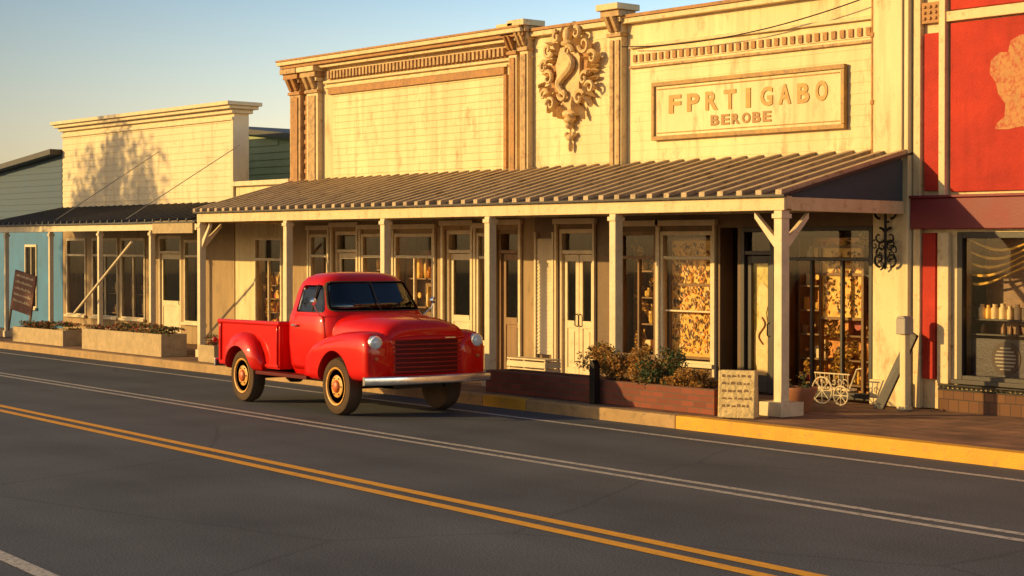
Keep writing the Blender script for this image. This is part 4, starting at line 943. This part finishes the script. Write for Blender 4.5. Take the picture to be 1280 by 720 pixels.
# grille: wide, fills the space between the headlights
b = MB(); P = [(.80, -.655), (.83, -.50), (.845, -.3), (.85, 0), (.845, .3), (.83, .50), (.80, .655)]
b.loft([[(u-.05, v, .55), (u, v, .55), (u, v, .98), (u-.05, v, .98)] for u, v in P]); go = b.obj('grille', 'paintdk', tr, off=off)
b = MB()
for i in range(7):
    z = .585+i*.057; hw = .655
    pts = [(.885-.06*(k/8-1)**2, (k/8-1)*hw, z) for k in range(17)]
    b.loft([[(u-.05, v, zz-.013), (u, v, zz-.008), (u, v, zz+.008), (u-.05, v, zz+.013)] for u, v, zz in pts])
b.obj('grille_bar', 'paintbar', go, smooth=True, off=off)
b = MB(); b.loft([[(u-.10, v, .985), (u+.012, v, .985), (u+.016, v, 1.01), (u-.06, v, 1.05)] for u, v in [(.88-.08*abs(k/6-1)**2, (k/6-1)*.64) for k in range(13)]]); b.obj('grille_surround', 'paint', tr, smooth=True, bevel=.008, off=off)
b = MB(); b.box(.875, .895, .24, .40, 1.0, 1.014); b.obj('badge', 'chrome', tr, smooth=True, off=off)
# bumper
b = MB(); pts = [(1.0-.13*abs(k/10-1)**3, (k/10-1)*.95) for k in range(21)]
b.loft([[(u-.03, v, .435), (u-.005, v, .43), (u+.018, v, .445), (u+.024, v, .485), (u+.018, v, .525), (u-.005, v, .54), (u-.03, v, .535)] for u, v in pts]); bo = b.obj('front_bumper', 'chrome', tr, smooth=True, off=off)
for s in (-1, 1):
    b = MB(); b.box(.7, .97, s*.4-.03, s*.4+.03, .44, .52)
    b.obj('bumper_bracket', 'iron', bo, off=off)
b = MB(); b.loft([[(u-.02, v, .50), (u+.02, v, .50), (u+.02, v, .535), (u-.02, v, .555)] for u, v in [(.875-.06*abs(k/6-1)**2, (k/6-1)*.80) for k in range(13)]]); b.obj('apron', 'paint', tr, smooth=True, off=off)
for s in (-1, 1):
    b = MB(); b.tube([(-.50, s*.80, 1.26), (-.46, s*.90, 1.36), (-.46, s*.93, 1.42)], .008); b.lathe([(.045, -.012), (.05, .0), (.03, .014)], (-.46, s*.93, 1.46), 'x', 20); b.obj('mirror', 'chrome', tr, smooth=True, off=off)
    b = MB(); b.tube([(-.26, s*.12, 1.34), (-.33, s*.30, 1.42), (-.38, s*.42, 1.48)], .006, 5); b.obj('wiper', 'iron', tr, off=off)
b = MB(); b.box(-1.50, -1.0, -.66, .66, .72, .92); b.box(-1.50, -1.30, -.66, .66, .92, 1.50); b.obj('bench_seat', 'seat', tr, bevel=.04, off=off)
b = MB(); b.tube([(-.78+.06*math.sin(a*math.pi/10), .38+.19*math.cos(a*math.pi/10), 1.30+.17*math.sin(a*math.pi/10)) for a in range(21)], .012, 6); b.tube([(-.78, .38, 1.30), (-.4, .38, 1.05)], .02, 8); b.tube([(-.78, .2, 1.30), (-.78, .56, 1.30)], .01, 6); b.obj('steering_wheel', 'g_cream', tr, smooth=True, off=off)
b = MB(); b.box(-.55, -.35, -.68, .68, 1.0, 1.28); b.obj('dashboard', 'paint', tr, bevel=.03, off=off)
# wheels
for ux in (0, -2.70):
    for s in (-1, 1):
        c0 = (ux, s*.76, .372)
        wh = thing('wheel', (OX+ux, OY+s*.76, .004), parent=tr)
        b = MB()
        prof = [(.235, -.080), (.26, -.098), (.31, -.105), (.352, -.092), (.368, -.06), (.372, 0), (.368, .06), (.352, .092), (.31, .105), (.26, .098), (.235, .080)]
        b.lathe(prof, c0, 'y', 48)
        for q in range(44):
            an = q*2*math.pi/44
            for sd in (-1, 1):
                ca, sa = math.cos(an), math.sin(an)
                def tp(r, w_, y): return (c0[0]+ca*r-sa*w_, y, c0[2]+sa*r+ca*w_)
                y0_, y1_ = c0[1]+sd*.03, c0[1]+sd*.095
                b.add([tp(.364, -.014, y0_), tp(.364, .014, y0_), tp(.352, .014, y1_), tp(.352, -.014, y1_), tp(.377, -.014, y0_), tp(.377, .014, y0_)], [(0, 1, 5, 4), (4, 5, 2, 3), (0, 4, 3), (1, 2, 5)])
        b.obj('tyre', 'rubber', wh, smooth=True, off=off)
        b = MB(); o = s
        b.lathe([(.240, o*.078), (.250, o*.098), (.246, o*.106), (.226, o*.100), (.212, o*.068), (.18, o*.062), (.14, o*.082), (.09, o*.088), (.02, o*.088)], c0, 'y', 40)
        b.lathe([(.236, -o*.07), (.236, o*.08)], c0, 'y', 40)
        b.obj('rim', 'rim', wh, smooth=True, off=off)
        b = MB(); b.lathe([(.085, o*.086), (.082, o*.10), (.062, o*.118), (.03, o*.126), (.008, o*.128)], c0, 'y', 28); b.obj('hubcap', 'hub', wh, smooth=True, off=off)
        b = MB()
        for q in range(6): b.ell((c0[0]+.115*math.cos(q*math.pi/3), c0[1]+o*.086, c0[2]+.115*math.sin(q*math.pi/3)), (.012, .014, .012), n=6, m=4)
        b.obj('wheel_nuts', 'iron', wh, off=off)
print('done', len(bpy.data.objects))
